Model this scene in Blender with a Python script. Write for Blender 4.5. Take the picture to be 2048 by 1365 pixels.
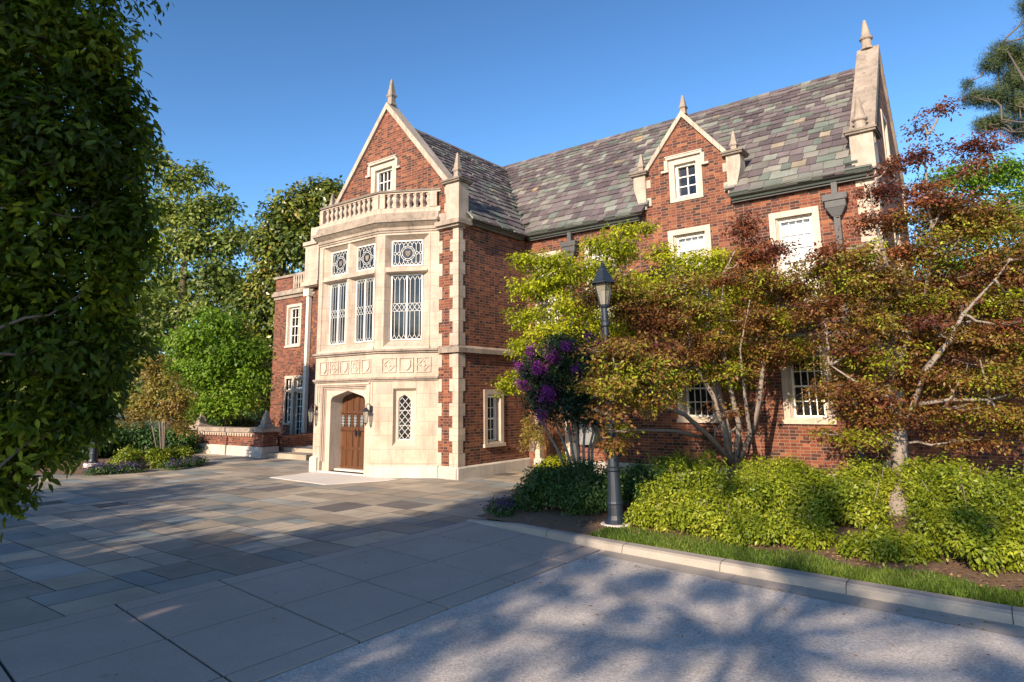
import bpy, math, random
import numpy as np
from mathutils import Vector, Matrix
from mathutils.geometry import tessellate_polygon
for o in list(bpy.data.objects): bpy.data.objects.remove(o)
scene = bpy.context.scene
COL = scene.collection
R = math.radians

# ------------------------------------------------------------------ camera
EYE = 2.0
yaw, pit, rol = R(126.964), R(9.407), R(-0.691)
FW = Vector((math.cos(yaw)*math.cos(pit), math.sin(yaw)*math.cos(pit), math.sin(pit)))
r0 = Vector((math.sin(yaw), -math.cos(yaw), 0)); u0 = r0.cross(FW)
RT = r0*math.cos(rol) + u0*math.sin(rol); UP = -r0*math.sin(rol) + u0*math.cos(rol)
cd = bpy.data.cameras.new('camera'); cam = bpy.data.objects.new('camera', cd); COL.objects.link(cam)
cam.matrix_world = Matrix(((RT.x, UP.x, -FW.x, 0), (RT.y, UP.y, -FW.y, 0), (RT.z, UP.z, -FW.z, EYE), (0, 0, 0, 1)))
cd.sensor_width = 36; cd.lens = 1303.55/2048*36; cd.shift_y = -0.0494; cd.clip_end = 5000; cd.clip_start = .05
scene.camera = cam

def at(px, py, Y):
    "point of the vertical plane y = Y seen at that pixel of the photograph"
    d = FW + RT*((px-1024)/1303.55) - UP*((py-581.25)/1303.55)
    t = Y/d.y
    return Vector((d.x*t, Y, EYE + d.z*t))

# ------------------------------------------------------------------ world, sun, exposure
SUN_EL, SUN_AZ = 23.0, 7.0          # azimuth measured from -y towards +x
sd = Vector((math.sin(R(SUN_AZ))*math.cos(R(SUN_EL)), -math.cos(R(SUN_AZ))*math.cos(R(SUN_EL)), math.sin(R(SUN_EL))))
w = bpy.data.worlds.new("World"); scene.world = w; w.use_nodes = True
nt = w.node_tree
sky = nt.nodes.new('ShaderNodeTexSky'); sky.sky_type = 'NISHITA'; sky.sun_disc = False
sky.sun_elevation = R(SUN_EL); sky.sun_rotation = math.atan2(sd.x, sd.y)
sky.altitude = 300; sky.air_density = 1.0; sky.dust_density = 0.3; sky.ozone_density = 3.0
hsv = nt.nodes.new('ShaderNodeHueSaturation'); hsv.inputs['Saturation'].default_value = 1.02; hsv.inputs['Hue'].default_value = .493; hsv.inputs['Value'].default_value = .95
nt.links.new(sky.outputs[0], hsv.inputs['Color'])
gm = nt.nodes.new('ShaderNodeGamma'); gm.inputs[1].default_value = 1.42; nt.links.new(hsv.outputs[0], gm.inputs[0]); nt.links.new(gm.outputs[0], nt.nodes['Background'].inputs[0]); nt.nodes['Background'].inputs[1].default_value = 0.076
sl = bpy.data.lights.new('sun', 'SUN'); sl.energy = 5.0; sl.angle = R(.55); sl.color = (1, .81, .61)
so = bpy.data.objects.new('sun', sl); COL.objects.link(so); so.rotation_euler = sd.to_track_quat('Z', 'Y').to_euler(); so.location = (0, 0, 30)
scene.view_settings.view_transform = 'Standard'; scene.view_settings.look = 'None'
scene.view_settings.exposure = 0.86; scene.view_settings.gamma = 1; scene.view_settings.use_curve_mapping = False
try:
    scene.cycles.max_bounces = 8; scene.cycles.transparent_max_bounces = 12
except Exception: pass

# ------------------------------------------------------------------ materials
def nm(name):
    m = bpy.data.materials.new(name); m.use_nodes = True
    t = m.node_tree; b = t.nodes['Principled BSDF']
    return m, t, b
def N(t, typ, **k):
    n = t.nodes.new(typ)
    for a, v in k.items(): setattr(n, a, v)
    return n
def ramp(t, fac, stops, interp='LINEAR'):
    r = N(t, 'ShaderNodeValToRGB'); cr = r.color_ramp; cr.interpolation = interp
    while len(cr.elements) < len(stops): cr.elements.new(.5)
    for e, (p, c) in zip(cr.elements, stops): e.position = p; e.color = (*c, 1)
    if fac is not None: t.links.new(fac, r.inputs[0])
    return r.outputs[0]
def noise(t, vec, scale, detail=4, rough=.55):
    n = N(t, 'ShaderNodeTexNoise'); n.inputs['Scale'].default_value = scale; n.inputs['Detail'].default_value = detail; n.inputs['Roughness'].default_value = rough
    if vec is not None: t.links.new(vec, n.inputs['Vector'])
    return n.outputs[0]
def mix(t, fac, a, b, typ='MIX'):
    m = N(t, 'ShaderNodeMix', data_type='RGBA', blend_type=typ)
    for i, v in ((0, fac), (6, a), (7, b)):
        if isinstance(v, (int, float)): m.inputs[i].default_value = v
        elif isinstance(v, tuple): m.inputs[i].default_value = (*v, 1)
        else: t.links.new(v, m.inputs[i])
    return m.outputs[2]
def bump(t, b, h, strength=.3, dist=.01):
    n = N(t, 'ShaderNodeBump'); n.inputs['Strength'].default_value = strength; n.inputs['Distance'].default_value = dist
    t.links.new(h, n.inputs['Height']); t.links.new(n.outputs[0], b.inputs['Normal'])

def mat_brick(name, stops, mortar, off=0):
    m, t, b = nm(name)
    uv = N(t, 'ShaderNodeUVMap').outputs[0]
    br = N(t, 'ShaderNodeTexBrick', offset=.5, offset_frequency=2, squash=.62, squash_frequency=2)
    t.links.new(uv, br.inputs['Vector'])
    i = br.inputs
    i['Scale'].default_value = 1; i['Brick Width'].default_value = .215; i['Row Height'].default_value = .072
    i['Mortar Size'].default_value = .0058; i['Mortar Smooth'].default_value = .25; i['Bias'].default_value = 0
    i['Color1'].default_value = (0, 0, 0, 1); i['Color2'].default_value = (1, 1, 1, 1); i['Mortar'].default_value = (.5, .5, .5, 1)
    c = ramp(t, br.outputs['Color'], stops)
    big = ramp(t, noise(t, uv, .6, 5), [(.3, (.78, .76, .74)), (.7, (1.12, 1.1, 1.08))])
    c = mix(t, 1, c, big, 'MULTIPLY')
    fine = ramp(t, noise(t, uv, 60, 3), [(.3, (.82, .82, .82)), (.7, (1.12, 1.12, 1.12))])
    c = mix(t, 1, c, fine, 'MULTIPLY')
    mo = mix(t, noise(t, uv, 3, 4), mortar, tuple(v*.62 for v in mortar))
    c = mix(t, br.outputs['Fac'], c, mo)
    t.links.new(c, b.inputs['Base Color']); b.inputs['Roughness'].default_value = .85; b.inputs['Specular IOR Level'].default_value = .25
    h = N(t, 'ShaderNodeMath', operation='SUBTRACT'); h.inputs[0].default_value = 1; t.links.new(br.outputs['Fac'], h.inputs[1])
    bump(t, b, h.outputs[0], .5, .008)
    return m
BRICK = mat_brick('brick', [(0, (.05, .025, .022)), (.22, (.085, .030, .023)), (.32, (.125, .038, .025)), (.6, (.165, .050, .029)), (.85, (.21, .070, .036)), (1, (.28, .105, .05))], (.27, .205, .15))

def mat_stone(name, c1, c2, joints=0, rough=.8, dark=.0, grain=1):
    m, t, b = nm(name)
    g = N(t, 'ShaderNodeTexCoord').outputs['Object']; uv = N(t, 'ShaderNodeUVMap').outputs[0]
    n1 = noise(t, g, 1.7, 6, .6)
    c = mix(t, ramp(t, n1, [(.3, (0, 0, 0)), (.72, (1, 1, 1))]), c1, c2)
    n2 = ramp(t, noise(t, g, 28, 4, .7), [(.3, (.86, .86, .86)), (.7, (1.08, 1.08, 1.08))])
    c = mix(t, grain, c, n2, 'MULTIPLY')
    mp = N(t, 'ShaderNodeMapping'); mp.inputs['Scale'].default_value = (9, 9, 1.1); t.links.new(g, mp.inputs[0])
    st = ramp(t, noise(t, mp.outputs[0], 1, 5, .6), [(.52, (1, 1, 1)), (.8, (1-dark, 1-dark*1.05, 1-dark*1.1))])
    c = mix(t, 1, c, st, 'MULTIPLY')
    if joints:
        br = N(t, 'ShaderNodeTexBrick', offset=.5); t.links.new(uv, br.inputs['Vector']); i = br.inputs
        i['Scale'].default_value = 1; i['Brick Width'].default_value = joints*1.9; i['Row Height'].default_value = joints; i['Mortar Size'].default_value = .005
        i['Color1'].default_value = (.86, .86, .86, 1); i['Color2'].default_value = (1.08, 1.05, 1, 1); i['Mortar'].default_value = (.62, .58, .52, 1)
        c = mix(t, 1, c, br.outputs['Color'], 'MULTIPLY')
    t.links.new(c, b.inputs['Base Color']); b.inputs['Roughness'].default_value = rough; b.inputs['Specular IOR Level'].default_value = .25
    bump(t, b, noise(t, g, 45, 5, .7), .25, .006)
    return m
STONE = mat_stone('limestone', (.38, .305, .245), (.56, .46, .375), .36, dark=.36)
CARVED = mat_stone('carved limestone', (.44, .36, .29), (.57, .475, .39), 0, dark=.28)
STONE_W = mat_stone('weathered limestone', (.19, .155, .125), (.40, .325, .26), 0, dark=.5)
CAP = mat_stone('dark weathered cap stone', (.11, .09, .075), (.24, .20, .16), 0, dark=.4)
COPE = mat_stone('coping limestone', (.30, .25, .20), (.50, .415, .335), 0, dark=.42)
PLINTH = mat_stone('plinth stone', (.44, .40, .36), (.58, .53, .47), .9, dark=.3)

def mat_plain(name, c, rough=.5, metal=0, var=.15, scale=8, spec=.5):
    m, t, b = nm(name); g = N(t, 'ShaderNodeTexCoord').outputs['Object']
    a = tuple(v*(1-var) for v in c); d = tuple(min(1, v*(1+var)) for v in c)
    t.links.new(mix(t, noise(t, g, scale, 5, .6), a, d), b.inputs['Base Color'])
    b.inputs['Roughness'].default_value = rough; b.inputs['Metallic'].default_value = metal; b.inputs['Specular IOR Level'].default_value = spec
    return m
PAINT = mat_plain('cream paint', (.74, .68, .56), .5, var=.06)
WHITE = mat_plain('white paint', (.80, .77, .70), .45, var=.05)
LEAD = mat_plain('pale lead came', (.5, .5, .48), .5, var=.1)
IRON = mat_plain('black iron', (.022, .023, .026), .42, var=.3)
LAMPIRON = mat_plain('dark blue grey cast iron', (.012, .018, .028), .42, var=.2)
GUTTER = mat_plain('aged copper gutter', (.05, .062, .052), .55, var=.3, scale=3)
COPPER = mat_plain('grey downpipe', (.06, .06, .06), .6, var=.3)
BLIND = mat_plain('white blind', (.55, .54, .53), .9, var=.04)
ROOFBASE = mat_plain('roof underlay', (.05, .045, .045), .9)
DARK = mat_plain('dark interior', (.02, .018, .016), .9)
BARKP = mat_plain('pale grey bark', (.22, .18, .15), .85, var=.45, scale=12)
BARK = mat_plain('brown bark', (.12, .09, .065), .9, var=.4, scale=12)
def mat_glass():
    m, t, b = nm('dark window glass'); g = N(t, 'ShaderNodeTexCoord').outputs['Object']
    t.links.new(mix(t, ramp(t, noise(t, g, 2.2, 3), [(.4, (0, 0, 0)), (.65, (1, 1, 1))]), (.006, .006, .007), (.03, .03, .032)), b.inputs['Base Color'])
    b.inputs['Roughness'].default_value = .05; b.inputs['Specular IOR Level'].default_value = .4
    bump(t, b, noise(t, g, 3, 2), .12, .02)
    return m
GLASS = mat_glass()
def mat_clear():
    m, t, b = nm('clear glass'); out = t.nodes['Material Output']
    tr = N(t, 'ShaderNodeBsdfTransparent'); gl = N(t, 'ShaderNodeBsdfGlossy'); gl.inputs['Roughness'].default_value = .05
    fr = N(t, 'ShaderNodeFresnel'); fr.inputs[0].default_value = 1.5; mx = N(t, 'ShaderNodeMixShader')
    t.links.new(fr.outputs[0], mx.inputs[0]); t.links.new(tr.outputs[0], mx.inputs[1]); t.links.new(gl.outputs[0], mx.inputs[2]); t.links.new(mx.outputs[0], out.inputs[0])
    return m
CLEAR = mat_clear()
def mat_lampglass():
    m, t, b = nm('lantern glass'); b.inputs['Base Color'].default_value = (.45, .42, .34, 1); b.inputs['Roughness'].default_value = .15
    b.inputs['Alpha'].default_value = .35
    return m
LGLASS = mat_lampglass()
def mat_wood():
    m, t, b = nm('oiled oak'); g = N(t, 'ShaderNodeTexCoord').outputs['Object']
    mp = N(t, 'ShaderNodeMapping'); mp.inputs['Scale'].default_value = (22, 22, 1.4); t.links.new(g, mp.inputs[0])
    c = ramp(t, noise(t, mp.outputs[0], 1, 6, .65), [(.25, (.045, .018, .009)), (.55, (.10, .040, .016)), (.8, (.19, .08, .028))])
    t.links.new(c, b.inputs['Base Color']); b.inputs['Roughness'].default_value = .42
    return m
WOOD = mat_wood()

def mat_tone(name, stops, rough=.7, spec=.3, nscale=6, var=.25, interp='CONSTANT', gscale=None, bumpd=.004):
    "per-piece colour read from the first UV map (x holds a random number per piece)"
    m, t, b = nm(name); uv = N(t, 'ShaderNodeUVMap').outputs[0]
    sx = N(t, 'ShaderNodeSeparateXYZ'); t.links.new(uv, sx.inputs[0])
    c = ramp(t, sx.outputs[0], stops, interp)
    g = N(t, 'ShaderNodeTexCoord').outputs['Object']
    f = ramp(t, noise(t, g, nscale, 6, .6), [(.3, (1-var,)*3), (.7, (1+var*.6,)*3)])
    c = mix(t, 1, c, f, 'MULTIPLY')
    v = N(t, 'ShaderNodeMath', operation='MULTIPLY_ADD'); t.links.new(sx.outputs[1], v.inputs[0]); v.inputs[1].default_value = .5; v.inputs[2].default_value = .75
    cv = N(t, 'ShaderNodeCombineXYZ'); [t.links.new(v.outputs[0], cv.inputs[k]) for k in range(3)]
    c = mix(t, 1, c, cv.outputs[0], 'MULTIPLY')
    t.links.new(c, b.inputs['Base Color']); b.inputs['Roughness'].default_value = rough; b.inputs['Specular IOR Level'].default_value = spec
    bump(t, b, noise(t, g, nscale*5, 4, .6), .4, bumpd)
    return m
SLATE = mat_tone('coloured slate', [(0, (.105, .085, .09)), (.24, (.14, .115, .118)), (.42, (.15, .142, .132)), (.55, (.12, .14, .12)), (.68, (.175, .185, .16)), (.82, (.20, .19, .165)), (.96, (.25, .21, .155)), (.99, (.31, .23, .14))], .65, .3, 3, .2)
FLAG = mat_tone('flagstone', [(0, (.27, .24, .195)), (.2, (.33, .285, .22)), (.4, (.25, .25, .225)), (.56, (.35, .295, .225)), (.70, (.20, .225, .215)), (.80, (.36, .305, .23)), (.90, (.24, .235, .21)), (.96, (.11, .10, .095))], .75, .3, 1.3, .25)
def mat_concrete(name, c, scale=3):
    m, t, b = nm(name); g = N(t, 'ShaderNodeTexCoord').outputs['Object']
    k = mix(t, noise(t, g, scale*.3, 6, .65), tuple(v*.72 for v in c), tuple(v*1.18 for v in c))
    k = mix(t, 1, k, ramp(t, noise(t, g, 60, 4, .7), [(.3, (.86,)*3), (.7, (1.1,)*3)]), 'MULTIPLY')
    k = mix(t, 1, k, ramp(t, noise(t, g, 3.1, 2, .5), [(.74, (1,)*3), (.80, (.7,)*3)]), 'MULTIPLY')
    t.links.new(k, b.inputs['Base Color']); b.inputs['Roughness'].default_value = .88; b.inputs['Specular IOR Level'].default_value = .2
    bump(t, b, noise(t, g, 80, 3, .7), .3, .003)
    return m
CONC = mat_concrete('brushed concrete', (.41, .335, .285))
KERBM = mat_concrete('kerb concrete', (.34, .30, .255))
PAD = mat_concrete('pale doorstep stone', (.62, .58, .52))
def mat_asphalt():
    m, t, b = nm('worn asphalt aggregate'); g = N(t, 'ShaderNodeTexCoord').outputs['Object']
    v = N(t, 'ShaderNodeTexVoronoi'); v.inputs['Scale'].default_value = 75; t.links.new(g, v.inputs['Vector'])
    sx = N(t, 'ShaderNodeSeparateXYZ'); t.links.new(v.outputs['Color'], sx.inputs[0])
    c = ramp(t, sx.outputs[0], [(0, (.34, .32, .30)), (.35, (.46, .42, .385)), (.7, (.52, .475, .43)), (1, (.62, .57, .52))])
    c = mix(t, 1, c, ramp(t, noise(t, g, .9, 7, .7), [(.3, (.68,)*3), (.7, (1.1,)*3)]), 'MULTIPLY')
    t.links.new(c, b.inputs['Base Color']); b.inputs['Roughness'].default_value = .9; b.inputs['Specular IOR Level'].default_value = .2
    bump(t, b, v.outputs['Distance'], .5, .006)
    return m
ASPH = mat_asphalt()
def mat_soil(name, a, c):
    m, t, b = nm(name); g = N(t, 'ShaderNodeTexCoord').outputs['Object']
    k = ramp(t, noise(t, g, 14, 8, .75), [(.3, a), (.55, tuple((x+y)/2 for x, y in zip(a, c))), (.75, c)])
    t.links.new(k, b.inputs['Base Color']); b.inputs['Roughness'].default_value = .95
    bump(t, b, noise(t, g, 30, 6, .7), .8, .03)
    return m
MULCH = mat_soil('bark mulch', (.07, .04, .022), (.28, .17, .10))
LAWN = mat_soil('lawn earth', (.03, .045, .012), (.08, .10, .03))

def mat_leaf(name, stops, trans=.35, rough=.45, spec=.35):
    m, t, b = nm(name); out = t.nodes['Material Output']; uv = N(t, 'ShaderNodeUVMap').outputs[0]
    sx = N(t, 'ShaderNodeSeparateXYZ'); t.links.new(uv, sx.inputs[0])
    c = ramp(t, sx.outputs[0], stops)
    v = N(t, 'ShaderNodeMath', operation='MULTIPLY_ADD'); t.links.new(sx.outputs[1], v.inputs[0]); v.inputs[1].default_value = .7; v.inputs[2].default_value = .65
    cv = N(t, 'ShaderNodeCombineXYZ'); [t.links.new(v.outputs[0], cv.inputs[k]) for k in range(3)]
    c = mix(t, 1, c, cv.outputs[0], 'MULTIPLY')
    t.links.new(c, b.inputs['Base Color']); b.inputs['Roughness'].default_value = rough; b.inputs['Specular IOR Level'].default_value = spec
    tl = N(t, 'ShaderNodeBsdfTranslucent'); t.links.new(mix(t, 1, c, (1.15, 1.25, .7), 'MULTIPLY'), tl.inputs[0])
    mx = N(t, 'ShaderNodeMixShader'); mx.inputs[0].default_value = trans
    t.links.new(b.outputs[0], mx.inputs[1]); t.links.new(tl.outputs[0], mx.inputs[2]); t.links.new(mx.outputs[0], out.inputs[0])
    return m
L_NEAR = mat_leaf('deep green leaf', [(0, (.03, .05, .005)), (.6, (.085, .13, .008)), (1, (.26, .29, .018))], .5, .45, .25)
L_DOG = mat_leaf('lime dogwood leaf', [(0, (.17, .20, .010)), (.5, (.31, .34, .012)), (1, (.42, .42, .02))], .38)
L_MAP = mat_leaf('bronze maple leaf', [(0, (.10, .026, .020)), (.2, (.13, .05, .02)), (.42, (.21, .105, .028)), (.6, (.24, .155, .03)), (.76, (.20, .20, .022)), (.88, (.26, .31, .018)), (1, (.32, .38, .02))], .32)
L_MAPR = mat_leaf('red purple maple leaf', [(0, (.08, .022, .02)), (.5, (.17, .055, .03)), (1, (.30, .11, .04))], .35)
L_CRAPE = mat_leaf('dark crape myrtle leaf', [(0, (.012, .028, .010)), (1, (.035, .06, .02))], .2)
L_FLOW = mat_leaf('purple blossom', [(0, (.07, .012, .09)), (.6, (.24, .03, .24)), (1, (.50, .06, .36))], .3)
L_LAV = mat_leaf('small violet bloom', [(0, (.035, .02, .09)), (1, (.12, .05, .20))], .2)
L_MAG = mat_leaf('glossy magnolia leaf', [(0, (.05, .075, .012)), (.6, (.12, .155, .02)), (.9, (.22, .22, .03)), (1, (.30, .21, .05))], .12, .3, .6)
L_GRY = mat_leaf('grey green leaf', [(0, (.08, .115, .025)), (.6, (.17, .22, .042)), (1, (.30, .32, .08))], .3)
L_LIT = mat_leaf('fresh green leaf', [(0, (.08, .16, .015)), (.5, (.14, .25, .02)), (1, (.24, .33, .03))], .4)
L_YEL = mat_leaf('yellow bronze leaf', [(0, (.17, .10, .03)), (.5, (.25, .18, .04)), (1, (.28, .27, .05))], .35)
L_HED = mat_leaf('bright azalea leaf', [(0, (.10, .14, .010)), (.5, (.20, .25, .014)), (1, (.33, .34, .03))], .3)
L_HEDD = mat_leaf('deep green box leaf', [(0, (.025, .06, .014)), (.6, (.045, .10, .02)), (1, (.08, .15, .03))], .25)
L_PINE = mat_leaf('pine needle', [(0, (.03, .055, .022)), (.6, (.06, .09, .03)), (1, (.12, .14, .045))], .1)
L_GRASS = mat_leaf('grass blade', [(0, (.05, .09, .012)), (.5, (.10, .17, .018)), (1, (.20, .24, .04))], .35)

# ------------------------------------------------------------------ mesh builder
class MB:
    def __init__(s): s.v = []; s.f = []
    def add(s, vs, fs):
        n = len(s.v); s.v += [tuple(p) for p in vs]; s.f += [tuple(i+n for i in f) for f in fs]; return s
    def box(s, a, b):
        x0, y0, z0 = a; x1, y1, z1 = b
        return s.add([(x0,y0,z0),(x1,y0,z0),(x1,y1,z0),(x0,y1,z0),(x0,y0,z1),(x1,y0,z1),(x1,y1,z1),(x0,y1,z1)],
                     [(0,3,2,1),(4,5,6,7),(0,1,5,4),(1,2,6,5),(2,3,7,6),(3,0,4,7)])
    def fbox(s, F, a, b):
        "box in a frame F=(origin, u, n): coordinates (u, depth inwards, z)"
        m = MB().box(a, b); return s.add([fr(F, *p) for p in m.v], m.f)
    def prism(s, pts, d):
        "closed 3d polygon pts extruded by vector d"
        n = len(pts); d = Vector(d); P = [Vector(p) for p in pts]
        fs = [tuple(range(n))[::-1], tuple(range(n, 2*n))] + [(i, (i+1) % n, n+(i+1) % n, n+i) for i in range(n)]
        return s.add(P + [p+d for p in P], fs)
    def lathe(s, c, prof, seg=12, rot=0):
        vs = []; fs = []
        for r_, z in prof:
            for k in range(seg):
                a = 2*math.pi*k/seg + rot; vs.append((c[0]+r_*math.cos(a), c[1]+r_*math.sin(a), c[2]+z))
        for i in range(len(prof)-1):
            for k in range(seg):
                fs.append((i*seg+k, i*seg+(k+1) % seg, (i+1)*seg+(k+1) % seg, (i+1)*seg+k))
        fs.append(tuple(range(seg))[::-1]); fs.append(tuple((len(prof)-1)*seg+k for k in range(seg)))
        return s.add(vs, fs)
    def tube(s, pts, rad, seg=6):
        P = [Vector(p) for p in pts]; vs = []; fs = []
        rr = rad if isinstance(rad, (list, tuple)) else [rad]*len(P)
        for i, p in enumerate(P):
            d = (P[min(i+1, len(P)-1)] - P[max(i-1, 0)]).normalized()
            a = d.cross(Vector((.3, .2, 1)) if abs(d.z) < .9 else Vector((1, .1, 0))).normalized(); b = d.cross(a)
            for k in range(seg):
                t = 2*math.pi*k/seg; vs.append(p + (a*math.cos(t)+b*math.sin(t))*rr[i])
        for i in range(len(P)-1):
            for k in range(seg): fs.append((i*seg+k, i*seg+(k+1) % seg, (i+1)*seg+(k+1) % seg, (i+1)*seg+k))
        fs.append(tuple(range(seg))[::-1]); fs.append(tuple((len(P)-1)*seg+k for k in range(seg)))
        return s.add(vs, fs)
    def build(s, name, mat, parent=None, smooth=False, bevel=0):
        me = bpy.data.meshes.new(name); me.from_pydata([tuple(v) for v in s.v], [], s.f); me.validate(); me.update()
        uv = me.uv_layers.new(name='UVMap')
        for p in me.polygons:
            n = p.normal
            if abs(n.z) > .8: ex, ey = Vector((1, 0, 0)), Vector((0, 1, 0))
            else: ex = Vector((-n.y, n.x, 0)).normalized(); ey = Vector((0, 0, 1)) if abs(n.z) < .3 else n.cross(ex)
            for li in p.loop_indices:
                c = me.vertices[me.loops[li].vertex_index].co; uv.data[li].uv = (c.dot(ex), c.dot(ey))
            p.use_smooth = smooth
        me.materials.append(mat)
        o = bpy.data.objects.new(name, me); COL.objects.link(o)
        if parent is not None: o.parent = parent
        if bevel:
            md = o.modifiers.new('bevel', 'BEVEL'); md.width = bevel; md.segments = 2; md.limit_method = 'ANGLE'
        return o
def fr(F, u, d, z):
    o, ux, nx = F; return (o[0]+ux[0]*u+nx[0]*d, o[1]+ux[1]*u+nx[1]*d, z)
def frame(p0, p1):
    "frame running from p0 to p1 (left to right seen from outside); depth axis points into the building"
    u = Vector((p1[0]-p0[0], p1[1]-p0[1])).normalized(); return ((p0[0], p0[1]), (u.x, u.y), (-u.y, u.x))
def tag(o, label, cat, group=None, kind=None):
    if label: o['label'] = label
    if cat: o['category'] = cat
    if group: o['group'] = group
    if kind: o['kind'] = kind
    return o
def struct(o): o['kind'] = 'structure'; return o
def thing(name, label, cat, loc=(0, 0, 0), group=None):
    o = bpy.data.objects.new(name, None); o.location = loc; COL.objects.link(o); o.empty_display_size = .3
    return tag(o, label, cat, group)
def adopt(root):
    "children were modelled in world coordinates: keep them there"
    inv = Matrix.Translation(-root.location)
    for c in root.children:
        if c.type == 'MESH' and not c.get('_local'): c.matrix_parent_inverse = inv

def wall(mb, F, outer, holes, reveal=.25):
    "wall face with openings; outer and holes are lists of (u, z); holes get reveals"
    loops = [[Vector((u, z, 0)) for u, z in outer]] + [[Vector((u, z, 0)) for u, z in h] for h in holes]
    tris = tessellate_polygon(loops); flat = [p for l in loops for p in l]
    vs = [fr(F, p.x, 0, p.y) for p in flat]; fs = []
    for t in tris:
        a, b, c = (flat[i] for i in t)
        fs.append(t if (b-a).cross(c-a).z > 0 else t[::-1])
    mb.add(vs, fs)
    for h in holes:
        n = len(h)
        area = sum(h[i][0]*h[(i+1) % n][1]-h[(i+1) % n][0]*h[i][1] for i in range(n))
        hh = h if area > 0 else h[::-1]
        mb.add([fr(F, u, 0, z) for u, z in hh]+[fr(F, u, reveal, z) for u, z in hh], [(i, n+i, n+(i+1) % n, (i+1) % n) for i in range(n)])
def rect(u0, z0, u1, z1): return [(u0, z0), (u1, z0), (u1, z1), (u0, z1)]

# ================================================================== THE HOUSE
Yw, Xw, Ym, Yb, Xg, Xl = 12.67, -11.30, 15.75, 11.86, -1.84, -17.05
house = thing('brick_house', 'large red brick house with limestone bay, slate roofs and pointed stone finials', 'house', (Xw, Yw, 0))
F_main = frame((Xw, Ym), (Xg, Ym))          # u = x + 11.3
F_side = frame((Xw, Yw), (Xw, Ym))
F_wing = frame((Xl, Yw), (Xw, Yw))          # u = x + 17.05
F_bay = frame((-16.15, Yb), (-13.5, Yb))    # u = x + 16.15
F_cant = frame((-13.5, Yb), (-12.0, Yw))
F_lc = frame((-16.95, Yw), (-16.15, Yb))
F_end = frame((Xg, Ym), (Xg, 21.45))
CL = math.hypot(1.5, Yw-Yb)

# ---------------- windows
def sash_window(F, u0, z0, u1, z1, cols=4, rows=2, blind=True, surround=.14, depth=.16, hood=False, name='window', parts=True, dark=False):
    "stone surround (the part) with sash, panes, glazing bars and blind below it; u,z are the outer edges of the surround"
    m = MB(); s = surround; o = -.025
    for a, b in (((u0, o, z0), (u0+s, depth+.05, z1)), ((u1-s, o, z0), (u1, depth+.05, z1)), ((u0+s, o, z1-s), (u1-s, depth+.05, z1))): m.fbox(F, a, b)
    m.fbox(F, (u0-.03, -.07, z0-.09), (u1+.03, depth+.05, z0))
    m.fbox(F, (u0+s, o+.01, z0), (u1-s, depth+.05, z0+.05))
    for k, q in ((.03, .035), (.07, .07)):      # stepped moulding inside the surround
        m.fbox(F, (u0+s, q, z0+.05), (u0+s+k*.6, depth, z1-s)); m.fbox(F, (u1-s-k*.6, q, z0+.05), (u1-s, depth, z1-s)); m.fbox(F, (u0+s+k*.6, q, z1-s-k*.6), (u1-s-k*.6, depth, z1-s))
    if hood:
        m.fbox(F, (u0-.05, -.09, z1+.004), (u1+.05, .0, z1+.075)); 
        for a in (u0-.11, u1+.004): m.fbox(F, (a, -.085, z1-.2), (a+.1, 0, z1+.07))
        m.fbox(F, (u0-.2, -.075, z1-.27), (u0-.01, 0, z1-.204)); m.fbox(F, (u1+.01, -.075, z1-.27), (u1+.2, 0, z1-.204))
    win = m.build(name, CARVED, house)
    a, b, c, d = u0+s+.045, u1-s-.045, z0+.05, z1-s-.045
    g = MB(); t = .045
    g.fbox(F, (a, depth-.05, c), (a+t, depth+.03, d)); g.fbox(F, (b-t, depth-.05, c), (b, depth+.03, d)); g.fbox(F, (a+t, depth-.05, d-t), (b-t, depth+.03, d)); g.fbox(F, (a+t, depth-.05, c), (b-t, depth+.03, c+t))
    g.fbox(F, (a+t, depth-.03, (c+d)/2-.022), (b-t, depth+.03, (c+d)/2+.022)); g.build('sash', WHITE, win)
    g = MB()
    for i in range(1, cols):
        x = a+t+(b-a-2*t)*i/cols; g.fbox(F, (x-.011, depth+.002, c+t), (x+.011, depth+.025, d-t))
    for h0, h1 in ((c+t, (c+d)/2-.022), ((c+d)/2+.022, d-t)):
        for i in range(1, rows):
            z = h0+(h1-h0)*i/rows; g.fbox(F, (a+t, depth+.004, z-.011), (b-t, depth+.023, z+.011))
    g.build('glazing_bars', WHITE, win)
    g = MB(); g.fbox(F, (a+t, depth+.012, c+t), (b-t, depth+.018, d-t)); g.build('pane', CLEAR if blind else GLASS, win)
    if blind: MB().fbox(F, (a, depth+.07, c), (b, depth+.09, d)).build('blind', BLIND, win)
    return win

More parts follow.
